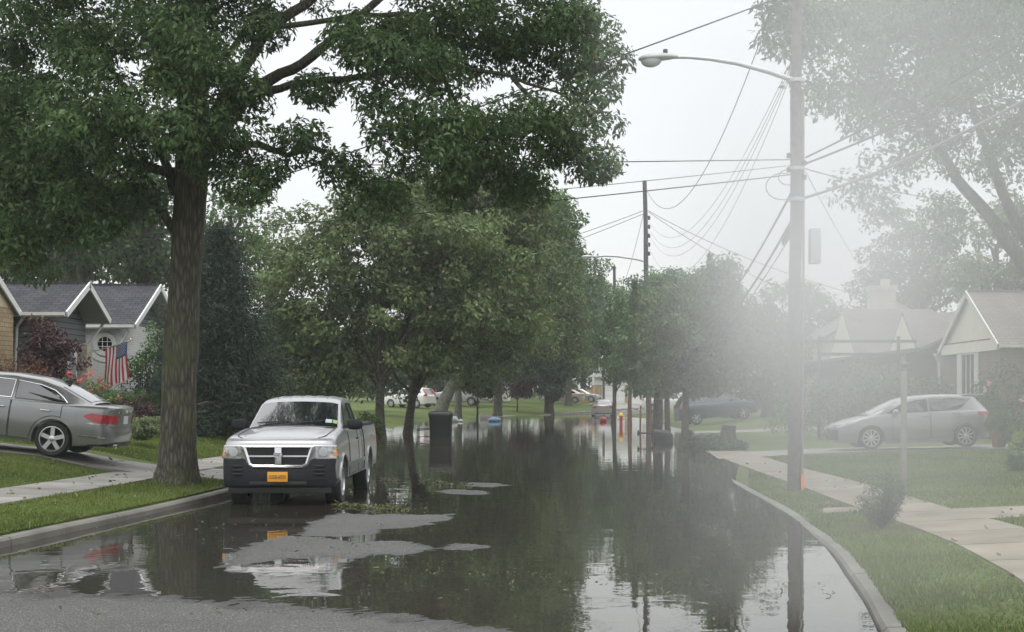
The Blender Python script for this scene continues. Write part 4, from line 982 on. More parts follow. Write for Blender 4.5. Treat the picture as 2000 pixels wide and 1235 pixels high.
# ------------------------------------------------------------------ houses
def wing(h, x0, x1, y0, y1, zg, ze, zr, wallm, gablem, roofm, over=0.35, inset=0.45, gut=True, trimm='white', name='wall', front=1):
    """gabled wing with its ridge along X; x1 is the end that faces the street when front=1. x0,x1,y0,y1 are the roof edges."""
    ym = (y0+y1)/2; wy0, wy1 = y0+over, y1-over
    xa, xb = (x0, x1-inset) if front > 0 else (x0+inset, x1)
    s = (zr-ze)/(ym-y0); zw = ze+s*over
    bm = bmesh.new(); box(bm, xa, xb, wy0, wy1, zg-0.6, zw-0.10); obj(name, bm, wallm, h)
    # gable triangle
    xe = xb if front > 0 else xa
    bm = bmesh.new(); prism(bm, [(xe-0.012*front, wy0, zw-0.10), (xe-0.012*front, wy1, zw-0.10), (xe-0.012*front, ym, zr-0.12)], -(abs(xb-xa)-0.03)*front, (1, 0, 0)); obj('gable', bm, gablem, h)
    th = 0.10
    r = bmesh.new()
    for sg, yo in ((1, y0), (-1, y1)):
        prism(r, [(x0, yo, ze), (x0, ym, zr), (x0, ym, zr-th), (x0, yo, ze-th)], x1-x0, (1, 0, 0))
    obj('roof', r, roofm, h)
    bm = bmesh.new(); box(bm, x0+0.02, x1-0.02, ym-0.12, ym+0.12, zr-0.055, zr+0.02); obj('ridge_cap', bm, roofm, h)
    xf = x1 if front > 0 else x0
    for yo in (y0, y1):                              # barge boards on the street gable
        bm = bmesh.new(); d = Vector((0, ym-yo, zr-ze)).normalized()
        nrm = Vector((0, -d.z, d.y)) if yo == y0 else Vector((0, d.z, -d.y)); nrm = nrm if nrm.z > 0 else -nrm
        a = Vector((xf, yo, ze)); b = Vector((xf, ym, zr))
        prism(bm, [a+nrm*0.012, b+nrm*0.012, b-nrm*0.17, a-nrm*0.17], 0.045*front, (1, 0, 0)); obj('barge_board', bm, M[trimm], h)
        sb = bmesh.new(); a2 = a-nrm*(th+0.012); b2 = b-nrm*(th+0.012)
        prism(sb, [(xf-0.005*front, a2.y, a2.z), (xf-0.005*front, b2.y, b2.z), (xf-0.005*front, b2.y, b2.z-0.02), (xf-0.005*front, a2.y, a2.z-0.02)], -(inset+0.05)*front, (1, 0, 0)); obj('soffit', sb, M['soffit'], h)
    if gut:
        for yo, sg in ((y0, -1), (y1, 1)):
            bm = bmesh.new(); prism(bm, [(x0+.01, yo-0.0*sg, ze-0.02), (x0+.01, yo+0.11*sg, ze-0.01), (x0+.01, yo+0.10*sg, ze-0.10), (x0+.01, yo+0.05*sg, ze-0.14), (x0+.01, yo, ze-0.14)], x1-x0-0.02, (1, 0, 0)); obj('gutter', bm, M[trimm], h)
def window(h, face, c, w, hh, trim='white', mull=(1, 1), depth=0.06):
    """face: 'x+','x-','y-' ; c: centre on the wall face"""
    x, y, z = c; fr = bmesh.new(); t = 0.07
    def b(bm, u0, u1, v0, v1, d0, d1):
        if face == 'y-': box(bm, x+u0, x+u1, y-d1, y-d0, z+v0, z+v1)
        elif face == 'x+': box(bm, x+d0, x+d1, y+u0, y+u1, z+v0, z+v1)
        else: box(bm, x-d1, x-d0, y+u0, y+u1, z+v0, z+v1)
    b(fr, -w/2-t, -w/2, -hh/2-t, hh/2+t, 0, depth); b(fr, w/2, w/2+t, -hh/2-t, hh/2+t, 0, depth)
    b(fr, -w/2, w/2, hh/2, hh/2+t, 0, depth); b(fr, -w/2, w/2, -hh/2-t, -hh/2, 0, depth+0.03)
    for k in range(1, mull[0]): u = -w/2+w*k/mull[0]; b(fr, u-0.018, u+0.018, -hh/2, hh/2, 0, depth*0.7)
    for k in range(1, mull[1]): v = -hh/2+hh*k/mull[1]; b(fr, -w/2, w/2, v-0.018, v+0.018, 0, depth*0.66)
    o = obj('window', fr, M[trim], h); g = bmesh.new(); b(g, -w/2, w/2, -hh/2, hh/2, 0.002, 0.02); obj('pane', g, M['winglass'], o); return o

# left cottage -----------------------------------------------------------------------------------
H = thing('cottage', 'grey shingled cottage with three street gables, white trim and a round window', 'house', (0, 0, 0))
zg = 1.0
wing(H, -24, -14.12, 40.0, 44.0, zg, 4.12, 5.12, M['siding'], M['siding'], M['shingle'], inset=0.75)
wing(H, -24, -13.95, 46.0, 52.0, zg, 4.06, 5.62, M['whitebrick'], M['siding'], M['shingle'], over=0.3, inset=0.6)
wing(H, -30, -15.42, 31.6, 39.98, zg, 4.13, 6.5, M['stone'], M['cream'], M['shingle'], over=0.3, inset=0.08)
bm = bmesh.new(); box(bm, -24.2, -15.95, 43.55, 46.35, zg-0.5, 4.0); obj('wall', bm, M['whitebrick'], H)
bm = bmesh.new(); box(bm, -22, -21, 36, 37.2, 5, 8.2); obj('chimney', bm, M['palebrick'], H)
# lower storey of the middle gable: siding apron, stone pier, white door
bm = bmesh.new(); box(bm, -14.86, -14.78, 40.34, 43.66, 3.35, 3.98); obj('siding_apron', bm, M['siding'], H)
d = obj('door', bx(-14.88, -14.81, 42.15, 42.95, 1.0, 3.2), M['white'], H)
obj('door_panel', bx(-14.815, -14.795, 42.28, 42.82, 1.3, 2.9), M['soffit'], d)
obj('pier', bx(-14.87, -14.55, 43.1, 43.55, 0.6, 3.3), M['palebrick'], H)
window(H, 'x+', (-14.87, 41.1, 2.45), 0.8, 1.5, mull=(1, 2))
# round window in the white wall
o = bmesh.new(); lathe(o, [(0.24, 0.0), (0.24, -0.05), (0.39, -0.06), (0.41, 0.0)], 32, 'y', (0, 0, 0), cap=False)
rw = obj('round_window', o, M['offwhite'], H, smooth=True, angle=30); rw.location = (-15.02, 46.295, 3.42)
o = bmesh.new(); lathe(o, [(0.245, -0.012), (0.001, -0.012)], 32, 'y'); obj('pane', o, M['winglass'], rw)
o = bmesh.new()
for k in (-0.08, 0.08): box(o, k-0.009, k+0.009, -0.035, -0.02, -0.22, 0.22); box(o, -0.22, 0.22, -0.034, -0.021, k-0.009, k+0.009)
obj('glazing_bar', o, M['white'], rw)
o = bmesh.new(); lathe(o, [(0.46, 0.0), (0.46, -0.03), (0.60, -0.03), (0.60, 0.0)], 36, 'y', cap=False); obj('brick_ring', o, M['whitebrick'], rw)
for (x, y, z) in ((-14.87, 42.0, 4.72), (-14.55, 49.0, 5.0)):        # oval gable vents
    o = bmesh.new(); lathe(o, [(0.0005, 0.0), (0.001, 0.05), (0.13, 0.05), (0.16, 0.07), (0.19, 0.05), (0.19, 0.0)], 28, 'x'); v = obj('gable_vent', o, M['white'], H, smooth=True, angle=30); v.location = (x, y, z); v.scale = (1, 0.95, 1.25)
    o = bmesh.new()
    for k in range(-3, 4): box(o, 0.052, 0.06, -0.11, 0.11, k*0.036-0.007, k*0.036+0.007)
    obj('louvre', o, M['black'], v)
for pts in ([(-14.2, 46.0, 3.95), (-14.2, 46.1, 3.8), (-14.5, 46.24, 3.4), (-14.5, 46.25, 0.9)], [(-14.3, 43.95, 4.0), (-14.75, 43.8, 3.3), (-14.75, 43.8, 1.0)], [(-15.3, 40.0, 4.0), (-15.6, 40.2, 3.7), (-15.75, 40.25, 1.0)], [(-14.75, 39.95, 4.0), (-14.95, 40.25, 3.7), (-14.95, 40.28, 1.0)]):
    o = bmesh.new(); tube(o, pts, 0.045, 8); obj('downspout', o, M['white'], H, smooth=True)
window(H, 'x+', (-15.82, 34.6, 2.6), 1.6, 1.3, mull=(2, 1))

# flag on a staff fixed to the middle gable ------------------------------------------------------------
FL = thing('flag', 'striped flag with a starred blue canton hanging from a slanted staff on the cottage', 'flag', (-14.66, 43.3, 3.02))
o = bmesh.new(); tube(o, [(0, 0, 0), (0.72, -0.02, 0.19), (1.40, -0.04, 0.40)], 0.016, 8); obj('staff', o, M['galv'], FL, smooth=True)
o = bmesh.new(); lathe(o, [(0.0005, -.02), (.03, -.01), (.035, .02), (.02, .045), (.0005, .06)], 12, 'z', (1.42, -0.04, 0.41)); obj('finial', o, M['brass'], FL, smooth=True)
bm = bmesh.new(); nv = 26; cols = []
for i in range(27):
    u = i/26; x = 0.62+0.70*u; zt_ = 0.18+0.21*u; row = []
    for j in range(nv+1):
        v = j/nv; drop = 1.27-0.10*u
        row.append(bm.verts.new((x-0.03*v*(1-u)+0.02*math.sin(v*5+u*3), -0.03+0.07*v*math.sin(u*13+v*1.5)+0.02*math.sin(u*6-v*4), zt_-v*drop-0.05*v*abs(math.sin(u*6.5)))))
    cols.append(row)
for i in range(26):
    for j in range(nv):
        f = bm.faces.new((cols[i][j], cols[i+1][j], cols[i+1][j+1], cols[i][j+1])); f.smooth = True
        canton = i >= 12 and j < 10
        f.material_index = 2 if canton else ((i//2) % 2)
me = bpy.data.meshes.new('cloth'); bm.to_mesh(me)
cl = link('cloth', me, [M['flagred'], M['flagwhite'], M['flagblue']], FL)
st = bmesh.new()
for a in range(6):
    for b in range(8):
        i = 13+a*2+(b % 2); j = 1+b*1.1
        if i > 25: continue
        c = cols[i][int(j)].co; r_ = 0.017; vs = []
        for k in range(10):
            q = r_ if k % 2 == 0 else r_*0.42; an = math.pi/2+k*math.pi/5; vs.append(st.verts.new((c.x+q*math.cos(an), c.y-0.008, c.z+q*math.sin(an))))
        st.faces.new(vs)
obj('star', st, M['flagwhite'], cl)
bm.free()

# right hand houses --------------------------------------------------------------------------------
HR = thing('cottage', 'brown brick cottage with a big cream front gable behind the potted spruce on the right', 'house', (0, 0, 0))
wing(HR, 14.05, 30, 44.0, 50.9, 0.4, 3.34, 5.28, M['darkbrick'], M['creamwhite'], M['shinglebrown'], over=0.25, inset=0.10, front=-1, trimm='offwhite')
bm = bmesh.new(); box(bm, 14.06, 14.13, 44.24, 50.66, 3.16, 3.5); obj('gable_board', bm, M['creamwhite'], HR)
bm = bmesh.new(); box(bm, 14.09, 14.15, 44.6, 50.3, 3.53, 3.56); obj('gable_joint', bm, M['darkwood'], HR)
w = window(HR, 'x-', (14.15, 47.5, 2.35), 1.5, 1.5, mull=(3, 1))
for yy_ in (46.5, 48.5): obj('shutter', bx(14.08, 14.14, yy_-0.2, yy_+0.2, 1.5, 3.15), M['offwhite'], HR)
o = bmesh.new(); tube(o, [(15.6, 44.0, 3.2), (15.4, 44.1, 2.9), (15.1, 44.22, 2.6), (15.1, 44.22, 0.5)], 0.045, 8); obj('downspout', o, M['offwhite'], HR)
o = bmesh.new(); tube(o, [(13.9, 50.9, 3.2), (14.1, 51.0, 2.9), (14.15, 51.0, 0.5)], 0.05, 8); obj('downspout', o, M['offwhite'], HR)

HB2 = thing('house', 'brown roofed house with two small white gables and a pale brick chimney', 'house', (0, 0, 0))
bm = bmesh.new(); box(bm, 14.6, 22.4, 53.2, 78.8, -0.2, 3.45); obj('wall', bm, M['darkbrick'], HB2)
r = bmesh.new()
prism(r, [(14.0, 53, 3.55), (18.5, 53, 5.6), (18.5, 53, 5.5), (14.0, 53, 3.45)], 26, (0, 1, 0)); prism(r, [(23, 53, 3.55), (18.5, 53, 5.6), (18.5, 53, 5.5), (23, 53, 3.45)], 26, (0, 1, 0))
obj('roof', r, M['shingleside'], HB2)
for yo in (53.25, 78.75):
    bm = bmesh.new(); prism(bm, [(14.6, yo-0.05, 3.45), (22.4, yo-0.05, 3.45), (18.5, yo-0.05, 5.45)], 0.1, (0, 1, 0)); obj('gable', bm, M['offwhite'], HB2)
for (ya, yb, zt_) in ((53.4, 57.6, 4.9), (64.2, 70.2, 5.75)):
    ym = (ya+yb)/2; bm = bmesh.new(); prism(bm, [(13.85, ya, 3.48), (13.85, yb, 3.48), (13.85, ym, zt_)], 0.12, (1, 0, 0)); g = obj('street_gable', bm, M['creamwhite'], HB2)
    bm = bmesh.new()
    prism(bm, [(13.86, ya-0.2, 3.42), (13.86, ym, zt_+.12), (13.86, ym, zt_+.02), (13.86, ya-0.2, 3.32)], 4.4, (1, 0, 0)); prism(bm, [(13.86, yb+0.2, 3.42), (13.86, ym, zt_+.12), (13.86, ym, zt_+.02), (13.86, yb+0.2, 3.32)], 4.4, (1, 0, 0)); obj('gable_roof', bm, M['shinglebrown'], HB2)
bm = bmesh.new(); box(bm, 13.84, 14.02, 53.02, 78.98, 3.40, 3.53); obj('gutter', bm, M['darkwood'], HB2)
bm = bmesh.new(); box(bm, 16.9, 18.15, 74, 75.3, 4.5, 7.45); box(bm, 16.82, 18.23, 73.92, 75.38, 7.3, 7.55); box(bm, 17.5, 17.9, 74.3, 74.8, 7.5, 7.9); obj('chimney', bm, M['palebrick'], HB2)
o = bmesh.new(); tube(o, [(20.0, 62, 4.5), (20.0, 62, 5.95)], 0.13, 10); lathe(o, [(0.22, 5.95), (0.2, 6.05), (0.001, 6.12)], 12, 'z', (20, 62, 0)); obj('flue', o, M['galv'], HB2)
HB3 = thing('house', 'house with a pale side gable rising behind the brick chimney roof', 'house', (0, 0, 0))
bm = bmesh.new(); box(bm, 17, 25, 86, 96, 0, 5.4); obj('wall', bm, M['palebrick'], HB3)
bm = bmesh.new(); prism(bm, [(17, 85.98, 5.4), (25, 85.98, 5.4), (21, 85.98, 7.6)], 9.9, (0, 1, 0)); obj('gable', bm, M['cream'], HB3)
r = bmesh.new(); prism(r, [(16.6, 85.6, 5.3), (21, 85.6, 7.8), (21, 85.6, 7.66), (16.6, 85.6, 5.16)], 10.8, (0, 1, 0)); prism(r, [(25.4, 85.6, 5.3), (21, 85.6, 7.8), (21, 85.6, 7.66), (25.4, 85.6, 5.16)], 10.8, (0, 1, 0)); obj('roof', r, M['shingleside'], HB3)

# white house with garage at the far end
HW = thing('house', 'white two storey house with a white garage door at the far end of the street', 'house', (0, 0, 0))
Y0 = 152; xa = P(1156, 0, Y0)[0]; 
bm = bmesh.new(); box(bm, xa+0.35, xa+9, Y0, Y0+10, 0.2, 3.6); obj('wall', bm, M['stone'], HW)
bm = bmesh.new(); box(bm, xa+0.3, xa+9, Y0-0.06, Y0+10.05, 2.75, 3.7); obj('upper_band', bm, M['white'], HW)
bm = bmesh.new(); box(bm, xa+1.0, xa+9.4, Y0+1.2, Y0+9, 3.6, 7.4); obj('upper_wall', bm, M['white'], HW)
r = bmesh.new(); prism(r, [(xa-0.6, Y0-0.6, 3.6), (xa+2.2, Y0-0.6, 4.9), (xa+5, Y0-0.6, 4.9), (xa+9.4, Y0-0.6, 3.6)], 1.75, (0, 1, 0)); obj('porch_roof', r, M['offwhite'], HW)
r = bmesh.new(); prism(r, [(xa+0.5, Y0+0.8, 7.3), (xa+5.2, Y0+0.8, 9.6), (xa+9.9, Y0+0.8, 7.3)], 8.6, (0, 1, 0)); obj('roof', r, M['shingleside'], HW)
g = obj('garage_door', bx(xa+1.1, xa+3.6, Y0-0.10, Y0-0.02, 0.4, 2.7), M['white'], HW)
for k in range(1, 4): obj('door_panel_line', bx(xa+1.1, xa+3.6, Y0-0.112, Y0-0.098, 0.4+k*0.575-0.012, 0.4+k*0.575+0.012), M['soffit'], g)
obj('garage_door', bx(xa+3.9, xa+6.4, Y0-0.10, Y0-0.02, 0.4, 2.7), M['white'], HW)
bm = bmesh.new(); box(bm, xa+3.62, xa+3.86, Y0-0.14, Y0-0.0, 0.3, 2.72); obj('pier', bm, M['stone'], HW)

def house_plain(name, label, x, y, w, d, z, hh, wall, roof, ridge=2.2):
    h = thing(name, label, 'house', (0, 0, 0)); bm = bmesh.new(); box(bm, x-w/2, x+w/2, y, y+d, z-0.4, z+hh); obj('wall', bm, M[wall], h)
    r = bmesh.new(); prism(r, [(x-w/2-.3, y-.3, z+hh-.05), (x-w/2-.3, y+d/2, z+hh+ridge), (x-w/2-.3, y+d+.3, z+hh-.05)], w+.6, (1, 0, 0)); obj('roof', r, M[roof], h)
    for k in (-0.28, 0.05, 0.3): window(h, 'y-', (x+w*k, y, z+hh*0.55), 1.0, 1.2, mull=(1, 2))
    window(h, 'x+', (x+w/2, y+d*0.4, z+hh*0.55), 1.2, 1.2, mull=(2, 1)); window(h, 'x-', (x-w/2, y+d*0.4, z+hh*0.55), 1.2, 1.2, mull=(2, 1))
    return h
house_plain('house', 'red brick house glimpsed behind the yellow shrub and the parked pickup', -20, 76, 9, 9, 1.0, 2.9, 'brick', 'shingle')
house_plain('house', 'white house glimpsed between dark trunks beyond the leaning tree', -9.5, 146, 9, 8, 0.6, 3.4, 'white', 'shinglebrown')

# wooden fence at the far end
FN = thing('wooden_fence', 'orange cedar board fence joining the white house at the street end', 'fence', (0, 0, 0))
fa = P(1112, 0, 151)[0]; fb = P(1133, 0, 151)[0]; fc = P(1157, 0, 151)[0]
obj('board_panel', bx(fb, fc, 151, 151.05, 0.2, 2.25), M['fencewood'], FN)
obj('board_panel', bx(fa, fb-0.02, 152, 152.05, 0.2, 1.95), M['brownbark'], FN)
for x in (fa, (fa+fb)/2, fb, (fb+fc)/2, fc): obj('post', bx(x-0.07, x+0.07, 150.9, 151.0, 0.2, 2.45), M['fencewood'], FN)

# ------------------------------------------------------------------ poles and wires
P1 = (4.17, 24.35)
def lamp_arm(root, z0, pts, head, ang, scale=1.0):
    o = bmesh.new(); tube(o, pts, [0.045+0.012*i/(len(pts)-1) for i in range(len(pts))][::-1] if False else [0.048]*len(pts), 10); obj('lamp_arm', o, M['galv'], root, smooth=True)
def luminaire(root, loc, rz):
    """cobra head; tip towards -x"""
    bm = bmesh.new(); rows = []
    prof = [(-0.62, .02, .02), (-0.60, .07, .045), (-0.52, .125, .075), (-0.38, .15, .09), (-0.2, .145, .085), (-0.05, .105, .07), (0.0, .07, .055), (0.07, .06, .05)]
    for x, w, hh in prof:
        r = []
        for k in range(20):
            a = 2*math.pi*k/20; c, s = math.cos(a), math.sin(a)
            r.append(bm.verts.new((x, w*c, hh*s if s > 0 else 0.45*hh*s)))
        rows.append(r)
    for p, q in zip(rows, rows[1:]):
        for k in range(20): bm.faces.new((p[k], p[(k+1) % 20], q[(k+1) % 20], q[k]))
    bm.faces.new(rows[0]); bm.faces.new(rows[-1])
    h = obj('lamp_head', bm, M['lamphead'], root, smooth=True, angle=50); h.location = loc; h.rotation_euler = (0, 0, rz)
    bm = bmesh.new(); bmesh.ops.create_uvsphere(bm, u_segments=18, v_segments=12, radius=1)
    for v in bm.verts: v.co = (-0.40+v.co.x*0.185, v.co.y*0.125, -0.03+v.co.z*0.12)
    obj('lens', bm, M['lens'], h, smooth=True)
    bm = bmesh.new(); lathe(bm, [(.038, .07), (.042, .09), (.042, .14), (.03, .15), (.001, .15)], 14, 'z', (-0.14, 0, 0)); obj('photocell', bm, M['trim'], h, smooth=True)
    return h
def pole(label, x, y, H, r0, m, lean=(0, 0), group=None):
    z = Tz(x, y); t = thing('utility_pole', label, 'utility pole', (x, y, z), group='utility poles on the right kerb')
    bm = bmesh.new(); n = 24
    pts = [(lean[0]*k/n+0.01*math.sin(k*0.7), lean[1]*k/n, -0.4+(H+0.4)*k/n) for k in range(n+1)]
    tube(bm, pts, [r0*(1-0.3*k/n) for k in range(n+1)], 18, jitter=0.02); obj('shaft', bm, m, t, smooth=True, angle=60); return t
p1 = pole('tall wooden utility pole with lamp bracket and grey box beside the right kerb', *P1, 11.2, 0.120, M['polewood'], lean=(0.09, 0))
z1 = Tz(*P1)
def p1z(py, Y=24.35): return EYE-(py-HY)*Y/F-z1
o = bmesh.new(); arm = []
for px, py in ((1553, 158), (1500, 140), (1440, 124), (1390, 116), (1345, 112), (1316, 112)): q = P(px, py, 24.3); arm.append((q[0]-P1[0], q[1]-P1[1], q[2]-z1))
tube(o, arm, [0.048, 0.044, 0.04, 0.035, 0.03, 0.03], 10); obj('lamp_arm', o, M['galv'], p1, smooth=True)
h_ = luminaire(p1, (arm[-1][0], arm[-1][1], arm[-1][2]), 0); h_.rotation_euler = (0, R(-4), 0)
for hh in (p1z(158), p1z(330), p1z(390)):
    o = bmesh.new(); lathe(o, [(.15, -.03), (.16, -.03), (.16, .03), (.15, .03)], 16, 'z', (0.05, 0, hh)); obj('band', o, M['galv'], p1)
q0 = P(1582, 515, 24.3); q1 = P(1600, 447, 24.3)
obj('equipment_box', bx(q0[0]-P1[0], q1[0]-P1[0]+0.02, -0.12, 0.12, q0[2]-z1, q1[2]-z1, bev=0.012), M['galv'], p1, smooth=True)
o = bmesh.new(); tube(o, [(0.145, -0.05, -0.2), (0.15, -0.05, 2), (0.17, -0.05, 4.0), (0.17, -0.02, 7)], 0.024, 8); obj('conduit', o, M['greywood'], p1, smooth=True)
obj('marker_tag', bx(0.115, 0.175, -0.16, -0.125, 0.03, 0.30, bev=0.008), M['orange'], p1)
for k in range(4):
    o = bmesh.new(); lathe(o, [(.03, 0), (.05, .02), (.03, .04), (.05, .06), (.02, .09), (.001, .1)], 10, 'z', (0.185 if k % 2 else -0.085, -0.05, p1z(310+k*14))); obj('insulator', o, M['trim'], p1, smooth=True)
for k in range(2):                               # slack coils of cable
    o = bmesh.new(); r_ = 0.17+0.12*k; tube(o, [(0.06+(-0.18-0.1*k)+r_*math.cos(a), -0.2, p1z(350+18*k)+r_*0.8*math.sin(a)) for a in np.linspace(0.6, 5.9, 16)], 0.008, 5); obj('cable_loop', o, M['wire'], p1)
P2x = (4.72, 70); p2 = pole('dark wooden utility pole with a lamp bracket above the small street trees', *P2x, 12.6, 0.15, M['darkpole'], lean=(-0.22, 0))
z2 = Tz(*P2x)
def rel(px, py, Y, p, z): q = P(px, py, Y); return (q[0]-p[0], q[1]-p[1], q[2]-z)
o = bmesh.new(); a2 = [rel(px, py, 70, P2x, z2) for px, py in ((1264, 512), (1240, 506), (1205, 501), (1180, 500), (1160, 502))]
tube(o, a2, 0.05, 8); obj('lamp_arm', o, M['galv'], p2, smooth=True); luminaire(p2, a2[-1], 0)
for k in range(5):
    o = bmesh.new(); lathe(o, [(.04, 0), (.08, .04), (.05, .09), (.08, .13), (.04, .2), (.001, .22)], 10, 'z', (-0.02, -0.2, 10.6-0.45*k)); obj('insulator', o, M['trim'], p2, smooth=True)
P3x = (4.75, 112); p3 = pole('far dark utility pole barely rising over the street trees', *P3x, 12.4, 0.16, M['darkpole'])

def wire(label, a, b, sag=0.3, r=0.012, m='wire', n=26, group='overhead wires'):
    a, b = Vector(a), Vector(b); pts = [a.lerp(b, t)-Vector((0, 0, 4*sag*t*(1-t))) for t in np.linspace(0, 1, n)]
    o = obj('overhead_wire', tube(bmesh.new(), pts, r, 6), M[m], smooth=True); return tag(o, label, 'wire', group)
A = lambda py, dx=0: (P1[0]+0.07+dx, 24.35, EYE-(py-HY)*24.35/F)
B = lambda py, dx=0: (P2x[0]-0.2+dx, 69.8, EYE-(py-HY)*69.8/F)
wire('thick wire running from the lamp pole to the leafy left edge above the lamp', A(-17), (-8, 30, 5.75), 0.05, 0.013)
wire('single dark wire sagging in a long curve to the very top of the second pole', A(-130), B(362, -0.05), 2.7, 0.012)
for k, (a, b, s) in enumerate(((95, 425, 2.0), (108, 438, 2.15), (120, 446, 2.3), (134, 470, 2.6))):
    wire(['uppermost of the thin bundled wires sagging between the two poles', 'second thin wire down in the bundle sagging between the two poles', 'third thin wire down in the bundle sagging between the two poles', 'lowest sagging thin wire of the bundle between the two poles'][k], A(a, -0.02*k), B(b, 0.05), s, 0.007, 'wirepale')
wire('nearly level wire crossing the street to the big left tree', A(312), (-9.5, 28.5, 6.38), 0.0, 0.010)
wire('lowest of three wires crossing the street to the left, sloping down leftward', A(340), (-9.5, 32, 5.45), 0.1, 0.010)
wire('middle one of three wires crossing the street, paler and thinner', A(322), (-9.5, 33, 5.9), 0.1, 0.007, 'wirepale')
wire('upper of the paired thick cables rising right from the lamp pole', A(308, .15), (9.5, 16.5, 8.3), 0.15, 0.016)
wire('lower of the paired thick cables rising right from the lamp pole', A(320, .15), (9.5, 16.0, 7.75), 0.2, 0.018)
wire('heavy pale cable curving up right from the lamp pole across the hazy oak', A(386, .15), (7.2, 14.2, 6.25), 0.28, 0.024, 'wirepale')
wire('upper service wire from the second pole down to the right houses', B(412, .15), (13.6, 60, 5.9), 0.4, 0.014)
wire('lower service wire from the second pole to the house with the chimney', B(414, .15), (14.6, 66, 5.2), 0.5, 0.014)
wire('upper thin wire from the second pole down into the left trees', B(412, -.1), (-7.5, 76, 7.9), 0.2, 0.014)
wire('lower thin wire from the second pole down into the left trees', B(418, -.1), (-8, 77, 7.2), 0.2, 0.014)
wire('steep thick cable dropping from the lamp pole into the street trees', A(376, -.1), (4.9, 62, 4.4), 1.1, 0.022)
wire('thick lower cable dropping from the lamp pole with a swollen splice', A(432, -.1), (5.0, 62, 4.0), 1.1, 0.026)
wire('slim stay wire below the splice running down into the trees', A(455, -.08), (5.3, 50, 3.4), 0.3, 0.012)
wire('thin wire from the lamp pole to the right past the oak limbs', A(330, .15), (13.5, 40, 7.2), 0.2, 0.010)
wire('thin long wire from the pole down toward the right roofs', A(336, .15), (14.6, 62, 6.3), 0.3, 0.008, 'wirepale')
wire('thin wire beside the dark second pole dropping to the third pole', B(400, 0), (P3x[0]-0.1, 112, 9.3), 1.0, 0.012, 'wirepale')
o = bmesh.new(); q = [P(1541, 447, 25.6), P(1530, 478, 26.6)]
d_ = [Vector(q[0]).lerp(Vector(q[1]), t) for t in np.linspace(0, 1, 7)]; tube(o, d_, [0.03, 0.06, 0.075, 0.075, 0.07, 0.055, 0.025], 10)
tag(obj('splice_case', o, M['wire'], smooth=True), 'black swollen splice case slung on the lower thick cable', 'splice case')

# ------------------------------------------------------------------ trees
def E(px, py, rx, ry, Y, base_, dep=None):
    """ellipsoid from picture extents at distance Y, relative to base"""
    c = P(px, py, Y); s = Y/F
    return (c[0]-base_[0], c[1]-base_[1], c[2]-base_[2], rx*s, (dep or (rx+ry)/2)*s, ry*s)
# the great street oak
tb = (P(338, 0, 24.2)[0], 24.2, Tz(P(338, 0, 24.2)[0], 24.2))
OK = thing('oak_tree', 'great oak with a furrowed mossy trunk on the left verge reaching over the street', 'tree', tb)
spec = [(790, 120, 145, 125, 23), (930, 60, 190, 130, 25), (1085, 90, 110, 100, 24), (1120, 245, 80, 95, 23.3), (960, 265, 160, 95, 23.6), (815, 270, 125, 85, 22.6), (870, 335, 110, 50, 25), (710, 370, 50, 60, 23.4), (760, 400, 35, 35, 23.4), (1035, 345, 60, 50, 24.5), (1150, 330, 45, 30, 23.4),
        (700, 60, 35, 40, 23), (1150, 40, 40, 70, 24.4), (1175, 150, 28, 50, 23.4), (1172, 300, 25, 50, 23.2),
        (100, 25, 130, 70, 24), (250, 110, 190, 95, 23), (405, 130, 95, 125, 22.4), (400, 30, 180, 80, 25), (515, 75, 40, 30, 23), (60, 235, 110, 100, 24), (200, 260, 150, 80, 22.6), (330, 230, 110, 80, 22.2), (60, 400, 100, 80, 24.4), (190, 385, 90, 50, 23.4), (450, 275, 38, 38, 22.6), (430, 330, 60, 40, 23.4),
        (585, 280, 60, 20, 23.2), (515, 325, 22, 28, 23), (615, 170, 30, 9, 23.5), (490, 190, 22, 20, 23), (40, 480, 90, 60, 24.6), (150, 445, 80, 40, 24.2), (265, 395, 50, 45, 23.8), (90, 330, 120, 60, 24.4), (20, 90, 25, 90, 24), (655, 330, 28, 26, 23.2), (490, 365, 18, 22, 23), (185, 450, 20, 40, 23.2)]
ells = [E(a, b, c, d, Y, tb, dep=max(60, min(c, 150))) for a, b, c, d, Y in spec]
ells += [(-4, 0, 10.4, 3.5, 4, 1.6), (0.5, 0.5, 11.4, 4, 4.5, 2), (4.5, 0, 11.0, 3.6, 4, 1.8), (1.5, 4, 11.5, 4, 2.5, 2), (-5, 2, 7, 3, 2, 1.6)]
_, cs = crown_mesh('crown', ells, OK, M['oak'], per_r=4.4, cl_r=0.42, per=215, size=0.116, ratio=0.4, droop=0.5, fill=0.25, fold=0.06)
bm = trunk_bm([(0, 0, -0.2), (0.05, 0, 0.3), (0.12, 0, 2.0), (0.26, 0, 4.2), (0.34, 0, 6.0), (0.3, 0.2, 8.4), (0.1, 0.4, 10.2)], [0.31, 0.295, 0.285, 0.28, 0.265, 0.2, 0.08], seg=26, flare=1.36)
for v in bm.verts:                                   # spreading root flare
    a = math.atan2(v.co.y, v.co.x); k = math.exp(-max(0, v.co.z+0.05)/0.22)*(0.10+0.32*max(0, math.sin(5*a+0.6))**2); v.co.x *= 1+k; v.co.y *= 1+k
    b = 0.022*math.sin(3*a+v.co.z*1.3)+0.015*math.sin(7*a-v.co.z*2.1); v.co.x += b*math.cos(a); v.co.y += b*math.sin(a)
obj('trunk', bm, M['furrow'], OK, smooth=True, angle=80)
def OP(px, py, Y): q = P(px, py, Y); return (q[0]-tb[0], q[1]-tb[1], q[2]-tb[2])
bm = bmesh.new()
